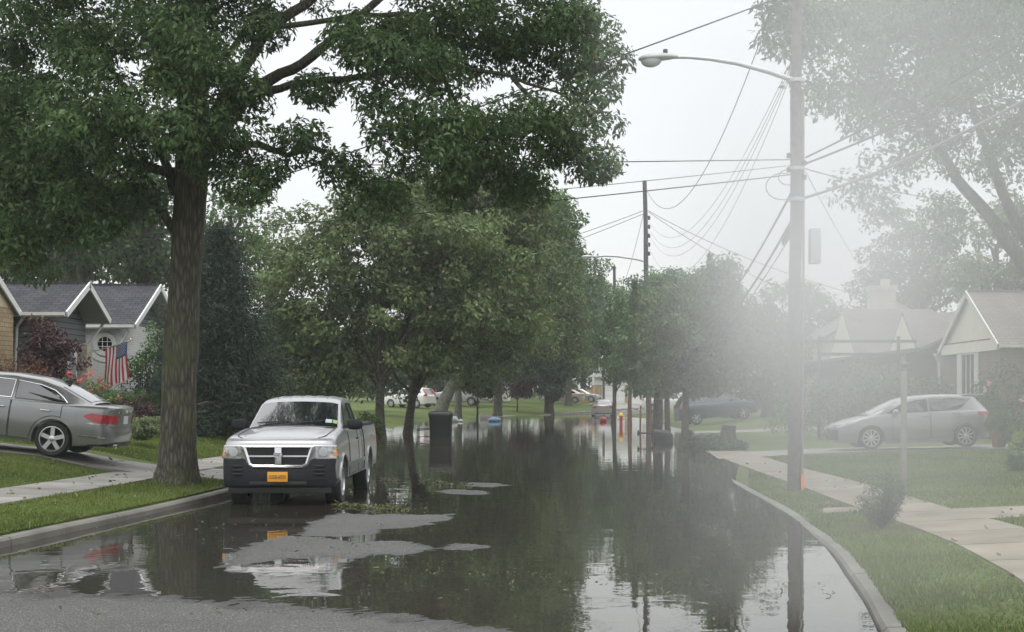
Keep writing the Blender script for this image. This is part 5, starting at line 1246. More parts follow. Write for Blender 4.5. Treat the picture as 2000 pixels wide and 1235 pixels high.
def poly_limb(pp, r0, r1):
    pts = [Vector(OP(*p)) for p in pp]; q = []
    for a, b in zip(pts, pts[1:]):
        for t in np.linspace(0, 1, 4, endpoint=False): q.append(a.lerp(b, t)+Vector((random.uniform(-1, 1), random.uniform(-1, 1), random.uniform(-1, 1)))*0.02)
    q.append(pts[-1]); tube(bm, q, [r0+(r1-r0)*i/(len(q)-1) for i in range(len(q))], 9, jitter=0.05)
poly_limb([(375, 310, 24.2), (430, 230, 24), (510, 165, 23.7), (590, 125, 23.5), (660, 70, 23.5), (760, -20, 23.6)], 0.13, 0.06)
poly_limb([(385, 330, 24.2), (480, 190, 23.8), (570, 165, 23.6), (700, 150, 23.6), (850, 120, 24), (1000, 150, 24), (1110, 190, 23.8)], 0.09, 0.02)
poly_limb([(395, 260, 24.2), (520, 60, 24.3), (620, -10, 24.4), (800, -90, 24.6)], 0.12, 0.06)
poly_limb([(370, 220, 24.2), (480, 60, 24), (700, 30, 24), (850, 30, 24.2), (890, 75, 24.2)], 0.06, 0.03)
poly_limb([(345, 380, 24.2), (310, 290, 24), (250, 180, 23.8), (180, 90, 23.8)], 0.09, 0.03)
poly_limb([(340, 450, 24.2), (315, 415, 24), (280, 380, 23.8), (220, 330, 23.6)], 0.085, 0.03)
poly_limb([(340, 340, 24.3), (240, 310, 24), (175, 285, 23.8), (140, 245, 23.8), (95, 255, 23.8)], 0.09, 0.035)
poly_limb([(400, 280, 24), (510, 285, 23.5), (560, 303, 23.3), (610, 290, 23.3), (650, 300, 23.3), (680, 340, 23.3)], 0.07, 0.02)
poly_limb([(850, 120, 24), (890, 200, 23.8), (900, 300, 23.6)], 0.05, 0.015)
poly_limb([(1000, 150, 24), (1100, 260, 23.6), (1150, 320, 23.4)], 0.04, 0.012)
obj('limb', bm, M['furrow'], OK, smooth=True, angle=80)

def px_tree(name, label, bpx, Y, boxes, m, bark, r, crown_py, group=None, z=None, lean_px=0, cat='tree', nl=7, flare=1.4, **k):
    x = (bpx-CX)*Y/F; zz = Tz(x, Y) if z is None else z; b = (x, Y, zz)
    ells = [E(a, c, d, e, Y+(f if len(q) > 4 else 0), b, dep=(d+e)/2) for q in boxes for (a, c, d, e, f) in [tuple(q)+(0,)*(5-len(q))]]
    H_ = max(e[2]+e[5] for e in ells); cz = EYE-(crown_py-HY)*Y/F-zz
    k['per'] = int(k['per']*2.0); k['per_r'] = k['per_r']*1.3; k.setdefault('ratio', 0.5); k.setdefault('fill', 0.3)
    return tree(name, label, cat, x, Y, H_, ells, m, bark, r=r, crown_z=cz, lean=(lean_px*Y/F, 0), group=group, z=zz, nl=nl, flare=flare, **k)
row = 'street trees along the left kerb'
px_tree('street_tree', 'broad bushy street tree with a forked dark trunk, first behind the pickup', 744, 55, [(720, 470, 160, 120), (600, 560, 110, 110), (780, 600, 130, 110), (840, 450, 120, 110), (640, 670, 110, 70), (590, 735, 75, 45), (675, 750, 45, 28), (930, 560, 90, 130), (850, 700, 80, 50), (560, 640, 60, 80), (740, 420, 110, 80, 3), (545, 690, 45, 55)], M['leafmid'], M['bark'], 0.2, 745, row, per_r=4.0, cl_r=0.62, per=60, size=0.2, nl=14)
px_tree('street_tree', 'second bushy street tree with a straight dark trunk rising from the flooded verge', 796, 61, [(860, 520, 150, 140), (900, 640, 120, 90), (800, 660, 90, 70), (960, 470, 100, 120), (1010, 600, 60, 110), (740, 690, 50, 45), (900, 385, 130, 75), (840, 370, 80, 60), (980, 380, 90, 70), (1010, 440, 80, 80)], M['leafmid'], M['bark'], 0.21, 750, row, lean_px=14, per_r=4.0, cl_r=0.65, per=55, size=0.22, nl=14)
px_tree('street_tree', 'tree with a thick pale trunk leaning right behind the black bin', 852, 84, [(950, 600, 110, 120), (1000, 500, 110, 110), (900, 690, 90, 50), (1030, 660, 70, 70)], M['leafmid'], M['palebark'], 0.42, 735, row, lean_px=40, z=0.0, per_r=4, cl_r=0.8, per=50, size=0.27)
px_tree('street_tree', 'tree with a straight pale grey trunk right of the leaning one', 894, 92, [(930, 560, 100, 110), (1000, 620, 80, 90), (1045, 430, 75, 95), (1080, 440, 35, 80), (960, 680, 70, 50), (1085, 520, 35, 80)], M['leafgreen'], M['palebark'], 0.28, 730, row, z=0.0, per_r=4, cl_r=0.85, per=50, size=0.28)
px_tree('street_tree', 'slim olive green sapling in front of the far silver pickup', 932, 90, [(935, 745, 34, 28), (925, 725, 26, 22), (948, 758, 18, 16)], M['leaflight'], M['bark'], 0.07, 765, row, z=0.0, per_r=5, cl_r=0.4, per=50, size=0.22)
px_tree('street_tree', 'tall dark tree with two dark trunks at the left edge of the far water', 972, 108, [(1000, 620, 90, 120), (1060, 500, 80, 110), (980, 710, 60, 40), (1050, 680, 50, 60)], M['leafdark'], M['bark'], 0.36, 730, row, z=0.0, per_r=4, cl_r=0.95, per=50, size=0.3)
px_tree('street_tree', 'pale green feathery tree overhanging the far left bank', 1070, 118, [(1080, 560, 60, 110), (1100, 640, 55, 80), (1050, 640, 50, 80), (1120, 700, 40, 40), (1075, 700, 40, 40)], M['leaflight'], M['bark'], 0.3, 740, row, per_r=4, cl_r=1.0, per=50, size=0.32)
px_tree('street_tree', 'tall green tree at the far left bend with a ragged top', 1110, 135, [(1110, 560, 70, 90), (1150, 600, 45, 80), (1090, 480, 40, 60), (1140, 680, 45, 50), (1160, 540, 30, 40)], M['leafgreen'], M['bark'], 0.35, 740, row, per_r=4, cl_r=1.1, per=50, size=0.36)
px_tree('spruce_tree', 'blue grey spruce drooping to the grass at the far left bank', 1078, 116, [(1078, 745, 22, 40), (1074, 715, 16, 26), (1080, 690, 10, 20)], M['needle'], M['bark'], 0.2, 770, None, per_r=6, cl_r=0.55, per=60, size=0.3)
px_tree('shrub', 'dark purple shrub among the trunks on the far left bank', 1010, 118, [(1010, 745, 24, 28), (1030, 750, 18, 22)], M['purple'], M['bark'], 0.06, 780, None, cat='shrub', per_r=5, cl_r=0.5, per=50, size=0.28)
px_tree('shrub', 'bright green bush beside the orange fence', 1112, 147, [(1112, 758, 12, 22), (1108, 770, 12, 14)], M['leaflight'], M['bark'], 0.06, 780, None, cat='shrub', per_r=5, cl_r=0.5, per=40, size=0.3)

# the backdrop of trees behind the left houses and at the street end
bg = 'trees behind the left houses'
for lab, bpx, Y, boxes, mm in (
    ('dark tree behind the cottage roof at the picture edge', 40, 62, [(40, 440, 120, 110), (60, 330, 130, 110), (-60, 380, 100, 160), (10, 520, 60, 40)], 'leafdark'),
    ('mid green tree rising over the ridge between the two gables', 150, 66, [(150, 380, 120, 120), (220, 480, 110, 70), (110, 250, 100, 100), (130, 500, 70, 45)], 'leafgreen'),
    ('dark tree showing left of the oak trunk above the second gable', 280, 64, [(280, 430, 90, 110), (300, 520, 90, 50), (250, 350, 90, 80)], 'leafdark'),
    ('light green tree right of the oak trunk above the pine', 430, 70, [(440, 430, 60, 70), (400, 520, 60, 60), (480, 470, 50, 50)], 'leafgreen'),
    ('pale green tree peeping over the street trees by the sky gap', 530, 78, [(530, 460, 50, 55), (560, 520, 60, 60), (500, 540, 60, 60)], 'leafmid')):
    px_tree('tree', lab, bpx, Y, boxes, M[mm], M['palebark' if bpx == 150 else 'bark'], 0.4, 560, bg, per_r=3.2, cl_r=0.95, per=50, size=0.27, nl=10)
px_tree('tree', 'low dark trees filling the gap below the street trees', 600, 95, [(600, 700, 90, 70), (700, 720, 90, 50), (520, 690, 60, 80), (800, 725, 60, 45)], M['leafdark'], M['bark'], 0.3, 750, bg, per_r=3.5, cl_r=0.95, per=45, size=0.32)
for lab, bpx, Y, boxes, mm in (
    ('dark hedge like tree low behind the first two left trunks', 650, 104, [(650, 740, 90, 45), (560, 745, 70, 50), (720, 735, 60, 35)], 'leafdark'),
    ('dark shrub thicket behind the leaning pale trunk', 870, 126, [(870, 745, 60, 30), (820, 730, 60, 28), (960, 745, 40, 40), (1000, 735, 40, 40)], 'leafdark'),
    ('broad dark tree filling the far left background', 780, 140, [(780, 690, 150, 60), (650, 690, 120, 60), (900, 680, 120, 70), (1000, 660, 90, 70)], 'leafdark'),
    ('dark tree behind the teal hatchback', 1420, 96, [(1420, 725, 90, 60), (1350, 715, 70, 50), (1500, 735, 80, 60), (1570, 735, 60, 55), (1460, 660, 60, 50)], 'leafdark'),
    ('dark tree standing behind the oak trunk and the first gable', 100, 74, [(60, 500, 110, 60), (170, 490, 110, 70), (270, 500, 80, 60), (360, 500, 60, 70), (-40, 460, 90, 110), (60, 420, 120, 60), (250, 420, 110, 60)], 'leafdark')):
    px_tree('tree', lab, bpx, Y, boxes, M[mm], M['bark'], 0.3, 745 if Y > 90 else 560, 'dark trees filling the background', per_r=3.4, cl_r=1.0, per=45, size=0.34, nl=6)
vv = []
c = np.stack([rng.uniform(-95, 110, 900), rng.uniform(186, 215, 900), rng.random(900)**1.5*7.5+0.6], -1)
v, f, tt = leaves(c, np.full((900, 3), 1.7), 46, 0.6, ratio=0.55, tint_c=np.clip(rng.normal(.4, .15, 900), 0, .8)); tag(raw('far_woods', v, f, M['leafdark'], tint=tt), 'continuous dark wood far behind the houses', 'woods', kind='stuff')
fe = 'trees closing the far end of the street'
for lab, bpx, Y, boxes, mm in (
    ('dark tree mass behind the beige sedan', 1060, 172, [(1060, 660, 90, 90), (1000, 690, 80, 70), (1090, 600, 60, 70), (960, 690, 60, 60)], 'leafdark'),
    ('dark tree directly behind the orange fence', 1140, 170, [(1140, 690, 60, 70), (1150, 620, 50, 60), (1170, 580, 30, 40)], 'leafdark'),
    ('deep green tree above the white house roof', 1210, 176, [(1210, 650, 70, 80), (1180, 600, 40, 50), (1250, 640, 50, 70)], 'leafgreen'),
    ('dark tree right of the white house', 1320, 165, [(1320, 690, 100, 70), (1400, 680, 80, 80)], 'leafdark')):
    px_tree('tree', lab, bpx, Y, boxes, M[mm], M['bark'], 0.45, 740, fe, per_r=3.5, cl_r=1.3, per=50, size=0.42)
tag(px_tree('tree', 'small sparse tree on the skyline behind the lamp pole', 1560, 118, [(1560, 575, 55, 22), (1535, 565, 28, 14), (1590, 580, 34, 16), (1570, 600, 40, 20), (1560, 650, 60, 40)], M['leafgreen'], M['bark'], 0.25, 640, None, per_r=3.2, cl_r=0.7, per=30, size=0.3))

# pine beside the oak
def conifer(name, label, x, y, H_, r_, m, size=0.2, z=None, group=None, dens=1.0, cat='tree'):
    z = Tz(x, y) if z is None else z; t = thing(name, label, cat, (x, y, z), group=group)
    bm = trunk_bm([(0, 0, -0.2), (0, 0, H_*0.5), (0, 0, H_*0.98)], [0.03*H_, 0.018*H_, 0.01], seg=9, flare=1.1); cc = []; rr = []
    n = int(16*H_/5*dens)+6
    for i in range(n):
        f = i/n; hz = H_*(0.06+0.92*f); rad = r_*(1-f)**0.75*random.uniform(0.62, 1.18); k = max(4, int(9*(1-f)+3))
        for j in range(k):
            a = 2*math.pi*j/k+i*0.9+random.uniform(-.3, .3); L = rad*random.uniform(0.6, 1.2)
            if j % 2 == 0: limb(bm, (0, 0, hz), (L*math.cos(a), L*math.sin(a), hz-0.05*L+0.1), 0.012*H_*(1-f)+0.008, 0.006, bend=0.06, seg=5, n=3)
            for q in (0.35, 0.65, 0.95): cc.append((L*q*math.cos(a), L*q*math.sin(a), hz-0.10*L*q)); rr.append((0.26*r_*(0.5+0.6*(1-f)), 0.26*r_*(0.5+0.6*(1-f)), 0.11*r_))
    tc = np.clip(rng.normal(0.4, 0.2, len(cc)), 0.05, 0.85)
    v, f_, tt = leaves(cc, np.array(rr), int(26*dens), size, ratio=0.16, up=0.4, droop=0.15, tint_c=tc, shell=0.3)
    raw('crown', v, f_, m, t, tint=tt); obj('trunk', bm, M['bark'], t, smooth=True, angle=80); return t
conifer('pine_tree', 'dark soft needled pine standing right of the oak trunk', -9.9, 41, 6.3, 2.5, M['needle'], size=0.17, dens=2.4)
conifer('pine_tree', 'second dark pine close behind, half hidden by the oak trunk', -12.0, 46, 5.0, 2.2, M['needle'], size=0.2, dens=1.8)

# thin street trees on the right kerb
rrow = 'young street trees along the right kerb'
for lab, bpx, Y, lp, r_, boxes, bark_ in (
    ('slender dark tree leaning over the water left of the hydrant', 1196, 84, 8, 0.12, [(1215, 700, 40, 50), (1230, 620, 45, 60), (1200, 660, 34, 50), (1260, 690, 40, 50)], 'bark'),
    ('brown barked young tree standing in the water right of the hydrant', 1230, 78, 2, 0.13, [(1260, 610, 60, 70), (1230, 690, 45, 50), (1290, 560, 40, 40), (1262, 740, 30, 30)], 'brownbark'),
    ('thick dark trunked street tree in the middle of the right row', 1283, 60, 3, 0.24, [(1290, 640, 80, 80), (1330, 570, 70, 60), (1250, 660, 60, 60), (1310, 720, 60, 40), (1262, 752, 44, 22)], 'bark'),
    ('thin dark street tree just right of the thick one', 1305, 54, -2, 0.12, [(1340, 620, 80, 80), (1400, 580, 60, 60), (1300, 690, 60, 50), (1250, 600, 50, 50)], 'bark'),
    ('nearest street tree of the right row with a grassy foot', 1337, 47.5, 4, 0.14, [(1360, 660, 100, 80), (1420, 600, 80, 70), (1330, 720, 70, 45), (1450, 680, 80, 70), (1300, 620, 60, 60), (1400, 550, 60, 40), (1325, 757, 48, 22), (1400, 745, 60, 26)], 'bark')):
    px_tree('street_tree', lab, bpx, Y, boxes, M['leafgreen' if Y > 50 else 'leafmid'], M[bark_], r_, 740, rrow, lean_px=lp, per_r=4.2, cl_r=0.5*(Y/60)**0.5, per=44, size=0.17*(Y/55)**0.7, nl=9, flare=1.15, fill=0.4)
# upright shoots over their tops
v_ = []
for k, (px, py, hh) in enumerate(((1386, 545, 60), (1412, 540, 45), (1420, 545, 40), (1240, 575, 45), (1355, 545, 30))):
    q = P(px, py, 50); conifer('shoot', ['tall upright leafy shoot above the right trees', 'shorter leafy shoot right of the tall one', 'slim leafy shoot rightmost over the street trees', 'leafy shoot over the leftmost right hand trees', 'low leafy shoot over the right street trees'][k], q[0], q[1], hh*50/F*1.6, 0.16, M['leafgreen'], size=0.12, z=q[2]-0.7, dens=0.7, cat='tree shoot', group='leafy shoots over the right trees')
for lab, px, Y, hh in (('reddish stake standing in flood water left of the thick trunk', 1264, 64, 2.4), ('reddish stake with pink tape next to the other stake', 1269, 65, 2.5), ('thin dark post in the flood left of the reddish stakes', 1250, 66, 1.2)):
    x = (px-CX)*Y/F; o = obj('tree_stake', tube(bmesh.new(), [(x, Y, -0.4), (x+0.03, Y, hh)], 0.045, 7), M['brownbark' if 'reddish' in lab else 'darkpole'], smooth=True); tag(o, lab, 'stake', 'tree stakes in the flood')

# big oak on the right, trunk outside the picture
rb = (12.9, 34.0, Tz(12.9, 34))
RO = thing('oak_tree', 'large oak on the right with two long bare limbs and hanging clumps above the houses', 'tree', rb)
sp = [(1640, 60, 130, 90, 30), (1760, 130, 140, 120, 31), (1900, 100, 140, 130, 32), (1580, 30, 80, 60, 29), (1850, 230, 120, 70, 33), (1960, 250, 100, 90, 33), (1700, 220, 80, 50, 31), (1560, 100, 60, 60, 29.5), (1590, 180, 45, 22, 30), (1730, 330, 60, 40, 34), (1690, 350, 55, 45, 34), (1800, 290, 90, 50, 34), (1960, 330, 70, 40, 35), (2080, 200, 150, 160, 34), (1530, 40, 40, 40, 29), (1720, 400, 30, 22, 34), (1800, 20, 150, 90, 31), (2000, -40, 160, 100, 32)]
ells = [E(a, b, c, d, Y, rb, dep=min(140, (c+d)/2)) for a, b, c, d, Y in sp]+[(0, 0, 11.5, 5, 5, 3), (-4, -2, 10, 4, 4, 2)]
crown_mesh('crown', ells, RO, M['oak'], per_r=3.6, cl_r=0.55, per=125, size=0.155, fill=0.3)
bm = trunk_bm([(0, 0, -0.3), (0, 0, 1.6), (-0.2, 0.2, 3.0)], [0.5, 0.45, 0.4], seg=16); obj('trunk', bm, M['furrow'], RO, smooth=True, angle=80)
bm = bmesh.new(); tb0 = tb; 
def OP(px, py, Y): q = P(px, py, Y); return (q[0]-rb[0], q[1]-rb[1], q[2]-rb[2])
poly_limb([(2090, 560, 34), (2000, 520, 34), (1935, 425, 34), (1870, 350, 34), (1835, 290, 33.6), (1790, 215, 32.5), (1720, 160, 31)], 0.21, 0.05)
poly_limb([(2095, 540, 34), (2010, 480, 34.4), (1965, 390, 34.4), (1930, 300, 34), (1905, 230, 33.5), (1880, 130, 32.6)], 0.19, 0.05)
poly_limb([(1790, 215, 32.5), (1760, 190, 32), (1700, 180, 31), (1640, 130, 30)], 0.08, 0.03)
poly_limb([(1930, 300, 34), (1990, 230, 33.4), (2040, 120, 33)], 0.12, 0.05)
obj('limb', bm, M['furrow'], RO, smooth=True, angle=80)
rg = 'trees behind the right houses'
for lab, bpx, Y, boxes, mm in (
    ('round topped dark tree over the house with two small gables', 1790, 88, [(1790, 470, 100, 80), (1740, 540, 70, 60), (1850, 430, 70, 60), (1860, 540, 80, 60), (1700, 560, 35, 40), (1770, 580, 60, 40)], 'leafdark'),
    ('bushy tree above the cream gable at the right edge', 1950, 66, [(1950, 500, 90, 70), (2010, 420, 60, 60), (1890, 540, 60, 40), (2010, 540, 70, 60), (1960, 420, 40, 40)], 'leafmid'),
    ('dark tree between the street row and the hedge', 1500, 76, [(1500, 680, 80, 70), (1450, 650, 60, 60), (1540, 640, 50, 40), (1480, 600, 30, 25), (1550, 720, 60, 50)], 'leafdark'),
    ('low dark tree behind the chimney house', 1640, 100, [(1640, 620, 60, 30), (1600, 650, 60, 40), (1720, 640, 60, 60)], 'leafdark')):
    px_tree('tree', lab, bpx, Y, boxes, M[mm], M['bark'], 0.35, 700 if bpx == 1640 else 620 if Y < 80 else 600, rg, per_r=3.4, cl_r=0.9, per=48, size=0.28, nl=9)

# ------------------------------------------------------------------ shrubs and garden plants
def shrub(name, label, x, y, rx, ry, h, m, size=0.08, per_r=5, per=60, cl=None, group=None, z=None, stems=True, **k):
    z = Tz(x, y) if z is None else z; t = thing(name, label, 'shrub', (x, y, z), group=group); cl = cl or min(rx, h/2)*0.35
    crown_mesh('foliage', [(0, 0, h*0.52, rx, ry, h*0.5)], t, M[m], per_r=per_r, cl_r=cl, per=per, size=size, bottom=-0.95, **k)
    bm = bmesh.new()
    for i in range(5):
        a = i*1.26; limb(bm, (0.05*math.cos(a), 0.05*math.sin(a), -0.05), (rx*0.5*math.cos(a), ry*0.5*math.sin(a), h*0.7), 0.02+0.01*h, 0.006, seg=5)
    obj('stem', bm, M['bark'], t, smooth=True); return t
def gp(px, Y): return ((px-CX)*Y/F, Y)
shrub('japanese_maple', 'purple leaved japanese maple in front of the middle gable', *gp(100, 38.5), 0.74, 0.8, 2.6, 'purple', 0.12, per_r=6, per=110, z=1.1)
shrub('shrub', 'feathery russet shrub behind the grey sedan roof', *gp(28, 36), 1.0, 0.8, 1.5, 'russet', 0.12, ratio=0.2, z=1.15)
RS = shrub('rose_bush', 'rose bush with coral pink blooms between sedan and cottage', *gp(150, 36), 1.1, 0.6, 1.35, 'leafgreen', 0.09, z=0.85)
c, r = clumps([(0, 0, 0.75, 1.05, 0.6, 0.66)], 3.2, 0.22, fill=0.95, bottom=-0.4)
for q in c[:40]:
    v, f, tt = leaves([q], np.full((1, 3), 0.075), 26, 0.06, ratio=0.8); raw('bloom', v, f, M['petal'], RS, tint=tt)
shrub('boxwood', 'clipped round boxwood left of the hanging flag', *gp(192, 41), 0.45, 0.45, 0.95, 'leafgreen', 0.05, per_r=9, per=90, z=1.0, fill=0.9)
shrub('boxwood', 'clipped round boxwood directly below the flag', *gp(234, 40), 0.5, 0.5, 0.85, 'leafgreen', 0.05, per_r=9, per=90, z=0.95, fill=0.9)
shrub('boxwood', 'clipped round boxwood beside the oak trunk, right of the others', *gp(285, 41), 0.55, 0.5, 0.85, 'leafgreen', 0.05, per_r=9, per=90, z=0.95, fill=0.9)
shrub('shrub', 'low dark russet shrub between the sedan tail and the boxwoods', *gp(248, 36), 0.75, 0.6, 0.75, 'purple', 0.1, ratio=0.2, z=0.85)
shrub('shrub', 'bright green low shrub behind the sedan trunk', *gp(205, 34.5), 0.6, 0.5, 0.95, 'leaflight', 0.08, z=0.75)
shrub('shrub', 'variegated pale shrub on mulch right of the sedan bumper', *gp(282, 32.5), 0.40, 0.4, 0.48, 'variegated', 0.07, z=0.72)
shrub('shrub', 'yellow green shrub glimpsed beyond the pine', *gp(548, 60), 0.55, 0.5, 0.9, 'yellowleaf', 0.12, z=1.0)
shrub('shrub', 'leafy green shrub tangled at the foot of the first street tree', *gp(722, 54), 0.5, 0.5, 1.0, 'leaflight', 0.12, z=0.0)
shrub('shrub', 'climbing green shrub with red blooms at the corner of the white wall', *gp(300, 45), 0.8, 0.6, 3.0, 'leafgreen', 0.12, z=1.0)
for k, (px, Y, h_, r_) in enumerate(((1620, 50, 2.2, 1.3), (1690, 48.5, 2.6, 1.4), (1745, 49, 2.9, 1.2), (1800, 48, 2.3, 1.2), (1560, 54, 2.4, 1.3))):
    shrub('hedge_bush', ['dense green hedge bush behind the hatchback bonnet', 'tall hedge bush right of the lamp pole', 'tallest hedge bush below the two small gables', 'hedge bush nearest the cream gable house', 'hedge bush just behind the lamp pole'][k], *gp(px, Y), r_, 1.0, h_, 'leafdark' if k % 2 else 'leafmid', 0.14, group='hedge bushes behind the hatchback', per_r=5)
RH = shrub('rose_of_sharon', 'tall round shrub with a few pale pink flowers under the cottage eave', *gp(1960, 42.5), 0.95, 0.8, 2.5, 'leafdark', 0.12)
c = np.array([(-0.3+random.uniform(-.5, .9), -0.75+random.uniform(-.05, .1), random.uniform(0.9, 2.0)) for k in range(4)])
for q in c:
    v, f, tt = leaves([q], np.full((1, 3), 0.06), 24, 0.07, ratio=0.8); raw('bloom', v, f, M['palepetal'], RH, tint=tt)
x, y = gp(1951, 38); z = Tz(x, y)
t = thing('potted_spruce', 'small cone shaped spruce in a terracotta pot behind the hatchback tail', 'potted plant', (x, y, z+0.05))
o = bmesh.new(); lathe(o, [(0.15, 0), (0.17, 0.02), (0.21, 0.42), (0.24, 0.43), (0.24, 0.5), (0.2, 0.5), (0.19, 0.46), (0.001, 0.46)], 24); obj('pot', o, M['terracotta'], t, smooth=True, angle=40)
cc = []; rr = []
for i in range(46):
    f_ = i/46; rad = 0.42*(1-f_)**0.8*(1 if f_ > 0.1 else 0.8); 
    for j in range(max(2, int(9*(1-f_)))): a = random.uniform(0, 6.28); cc.append((rad*math.cos(a)*0.85, rad*math.sin(a)*0.85, 0.48+0.98*f_)); rr.append((0.1, 0.1, 0.08))
v, f, tt = leaves(cc, np.array(rr), 40, 0.05, ratio=0.25, up=0.5, droop=-0.3); raw('foliage', v, f, M['leaflight'], t, tint=tt)
shrub('shrub', 'spiky bright green plant at the right picture edge beside the pot', *gp(1988, 37.5), 0.35, 0.4, 0.75, 'leaflight', 0.16, ratio=0.12)
shrub('shrub', 'yellow green leafy plant low at the right edge', *gp(1994, 34), 0.25, 0.3, 0.5, 'yellowleaf', 0.09)
shrub('shrub', 'dark green plant on the right lawn edge', *gp(1995, 26.5), 0.22, 0.3, 0.5, 'leafgreen', 0.08)
# little yew by the pole: open upright sprays
x, y = gp(1722, 17.2); YW = thing('yew_sapling', 'small ragged yew shrub on the verge between lamp pole and sidewalk', 'shrub', (x, y, Tz(x, y)))
cc = []; rr = []; bm = bmesh.new()
for i in range(26):
    a = random.uniform(0, 6.28); L = random.uniform(0.10, 0.36); up_ = random.uniform(0.3, 0.72); e = (L*math.cos(a), L*math.sin(a)*0.8, up_)
    limb(bm, (0, 0, 0.0), e, 0.009, 0.003, seg=5, n=5)
    for q in np.linspace(0.35, 1.05, 6): cc.append((e[0]*q, e[1]*q, e[2]*q**1.1)); rr.append((0.06, 0.06, 0.035))
v, f, tt = leaves(cc, np.array(rr), 22, 0.055, ratio=0.2, up=0.7, droop=0.0); raw('foliage', v, f, M['leafdark'], YW, tint=tt); obj('stem', bm, M['bark'], YW)
tag(raw('mulch_patch', [(x+0.45*math.cos(a), y+0.45*math.sin(a)*1.3, Tz(x+0.45*math.cos(a), y+0.45*math.sin(a)*1.3)+0.012) for a in np.linspace(0, 6.28, 17)[:16]], [list(range(16))], M['mulch']), kind='structure')

# ------------------------------------------------------------------ street things
x, y = gp(1765, 22.6); z = Tz(x, y)
LPp = thing('lantern_post', 'weathered grey post with a small black lantern top standing on the right lawn', 'lamp post', (x, y, z))
o = bx(-0.042, 0.042, -0.042, 0.042, -0.2, 2.0, bev=0.006); obj('post', o, M['greywood'], LPp, smooth=True)
o = bmesh.new(); lathe(o, [(.05, 2.0), (.06, 2.02), (.03, 2.05), (.07, 2.09), (.08, 2.11), (.03, 2.14), (.012, 2.18), (.01, 2.32), (.001, 2.36)], 12); box(o, -0.13, 0.13, -0.008, 0.008, 2.02, 2.035); obj('lantern', o, M['black'], LPp, smooth=True)
PG = thing('pergola', 'dark two beam garden pergola showing above the hedge before the small gables', 'pergola', (0, 0, 0))
for (px0, px1, py, Y) in ((1575, 1790, 667, 51.5), (1596, 1768, 692, 51.8)):
    a, b = P(px0, py, Y), P(px1, py, Y); obj('beam', bx(a[0], b[0], Y-0.05, Y+0.05, a[2]-0.055, a[2]+0.055), M['darkwood'], PG)
for px in (1600, 1755): a = P(px, 660, 51.65); obj('post', bx(a[0]-0.05, a[0]+0.05, 51.6, 51.72, Tz(a[0], 51.6)-0.2, a[2]+0.05), M['darkwood'], PG)
# wheeled bin standing in the flood
x, y = gp(861, 52.5)
BN = thing('wheeled_bin', 'large black wheeled bin with a domed lid standing in the flood', 'bin', (x, y, -0.22))
bm = bmesh.new(); rows = []
for zz, w, d in ((0.0, .37, .34), (0.1, .39, .36), (1.08, .43, .42), (1.12, .45, .44), (1.17, .45, .44)):
    rows.append([bm.verts.new((w*math.copysign(abs(math.cos(a))**0.35, math.cos(a)), d*math.copysign(abs(math.sin(a))**0.35, math.sin(a)), zz)) for a in np.linspace(0, 2*math.pi, 29)[:28]])
for p, q in zip(rows, rows[1:]):
    for k in range(28): bm.faces.new((p[k], p[(k+1) % 28], q[(k+1) % 28], q[k]))
bm.faces.new(rows[0]); bm.faces.new(rows[-1]); obj('tub', bm, M['black'], BN, smooth=True, angle=40)
bm = bmesh.new(); rows = []
for zz, q in ((1.17, 1.03), (1.22, 1.03), (1.28, 0.98), (1.32, 0.85), (1.335, 0.5), (1.34, 0.02)):
    rows.append([bm.verts.new((.45*q*math.copysign(abs(math.cos(a))**0.35, math.cos(a)), .44*q*math.copysign(abs(math.sin(a))**0.35, math.sin(a)), zz)) for a in np.linspace(0, 2*math.pi, 29)[:28]])
for p, q in zip(rows, rows[1:]):
    for k in range(28): bm.faces.new((p[k], p[(k+1) % 28], q[(k+1) % 28], q[k]))
bm.faces.new(rows[0]); obj('lid', bm, M['black'], BN, smooth=True, angle=50)
o = bmesh.new(); tube(o, [(-.3, .47, 1.1), (-.3, .53, 1.15), (.3, .53, 1.15), (.3, .47, 1.1)], 0.018, 8); obj('handle', o, M['black'], BN, smooth=True)
for sx in (-.3, .3):
    o = bmesh.new(); lathe(o, [(.03, -.03), (.12, -.03), (.13, 0), (.12, .03), (.03, .03)], 18, 'x', (sx, .36, .12)); obj('wheel', o, M['dark'], BN, smooth=True)
# the tipped bin on the right
x, y = gp(1291, 51.5)
TB = thing('wheeled_bin', 'black wheeled bin tipped on its side below the right street trees', 'bin', (x, y, Tz(x, y)+0.28))
bm = bmesh.new(); rows = []
for xx, q in ((-0.28, .27), (-0.25, .29), (0.30, .25), (0.42, .2), (0.46, .05)):
    rows.append([bm.verts.new((xx, q*math.copysign(abs(math.cos(a))**0.6, math.cos(a)), q*math.copysign(abs(math.sin(a))**0.6, math.sin(a))-0.12*(xx > 0.2)*(xx-0.2)*4)) for a in np.linspace(0, 2*math.pi, 25)[:24]])
for p, q in zip(rows, rows[1:]):
    for k in range(24): bm.faces.new((p[k], p[(k+1) % 24], q[(k+1) % 24], q[k]))
bm.faces.new(rows[0]); bm.faces.new(rows[-1]); obj('tub', bm, M['black'], TB, smooth=True, angle=50)
o = bmesh.new(); tube(o, [(-0.27, 0, 0.12), (-0.88, 0.05, 0.12)], 0.03, 8); obj('axle', o, M['black'], TB, smooth=True)
for xx in (-0.84, -0.32):
    o = bmesh.new(); lathe(o, [(.02, -.03), (.1, -.03), (.11, 0), (.1, .03), (.02, .03)], 16, 'x', (xx, 0.03, .12)); obj('wheel', o, M['dark'], TB, smooth=True)
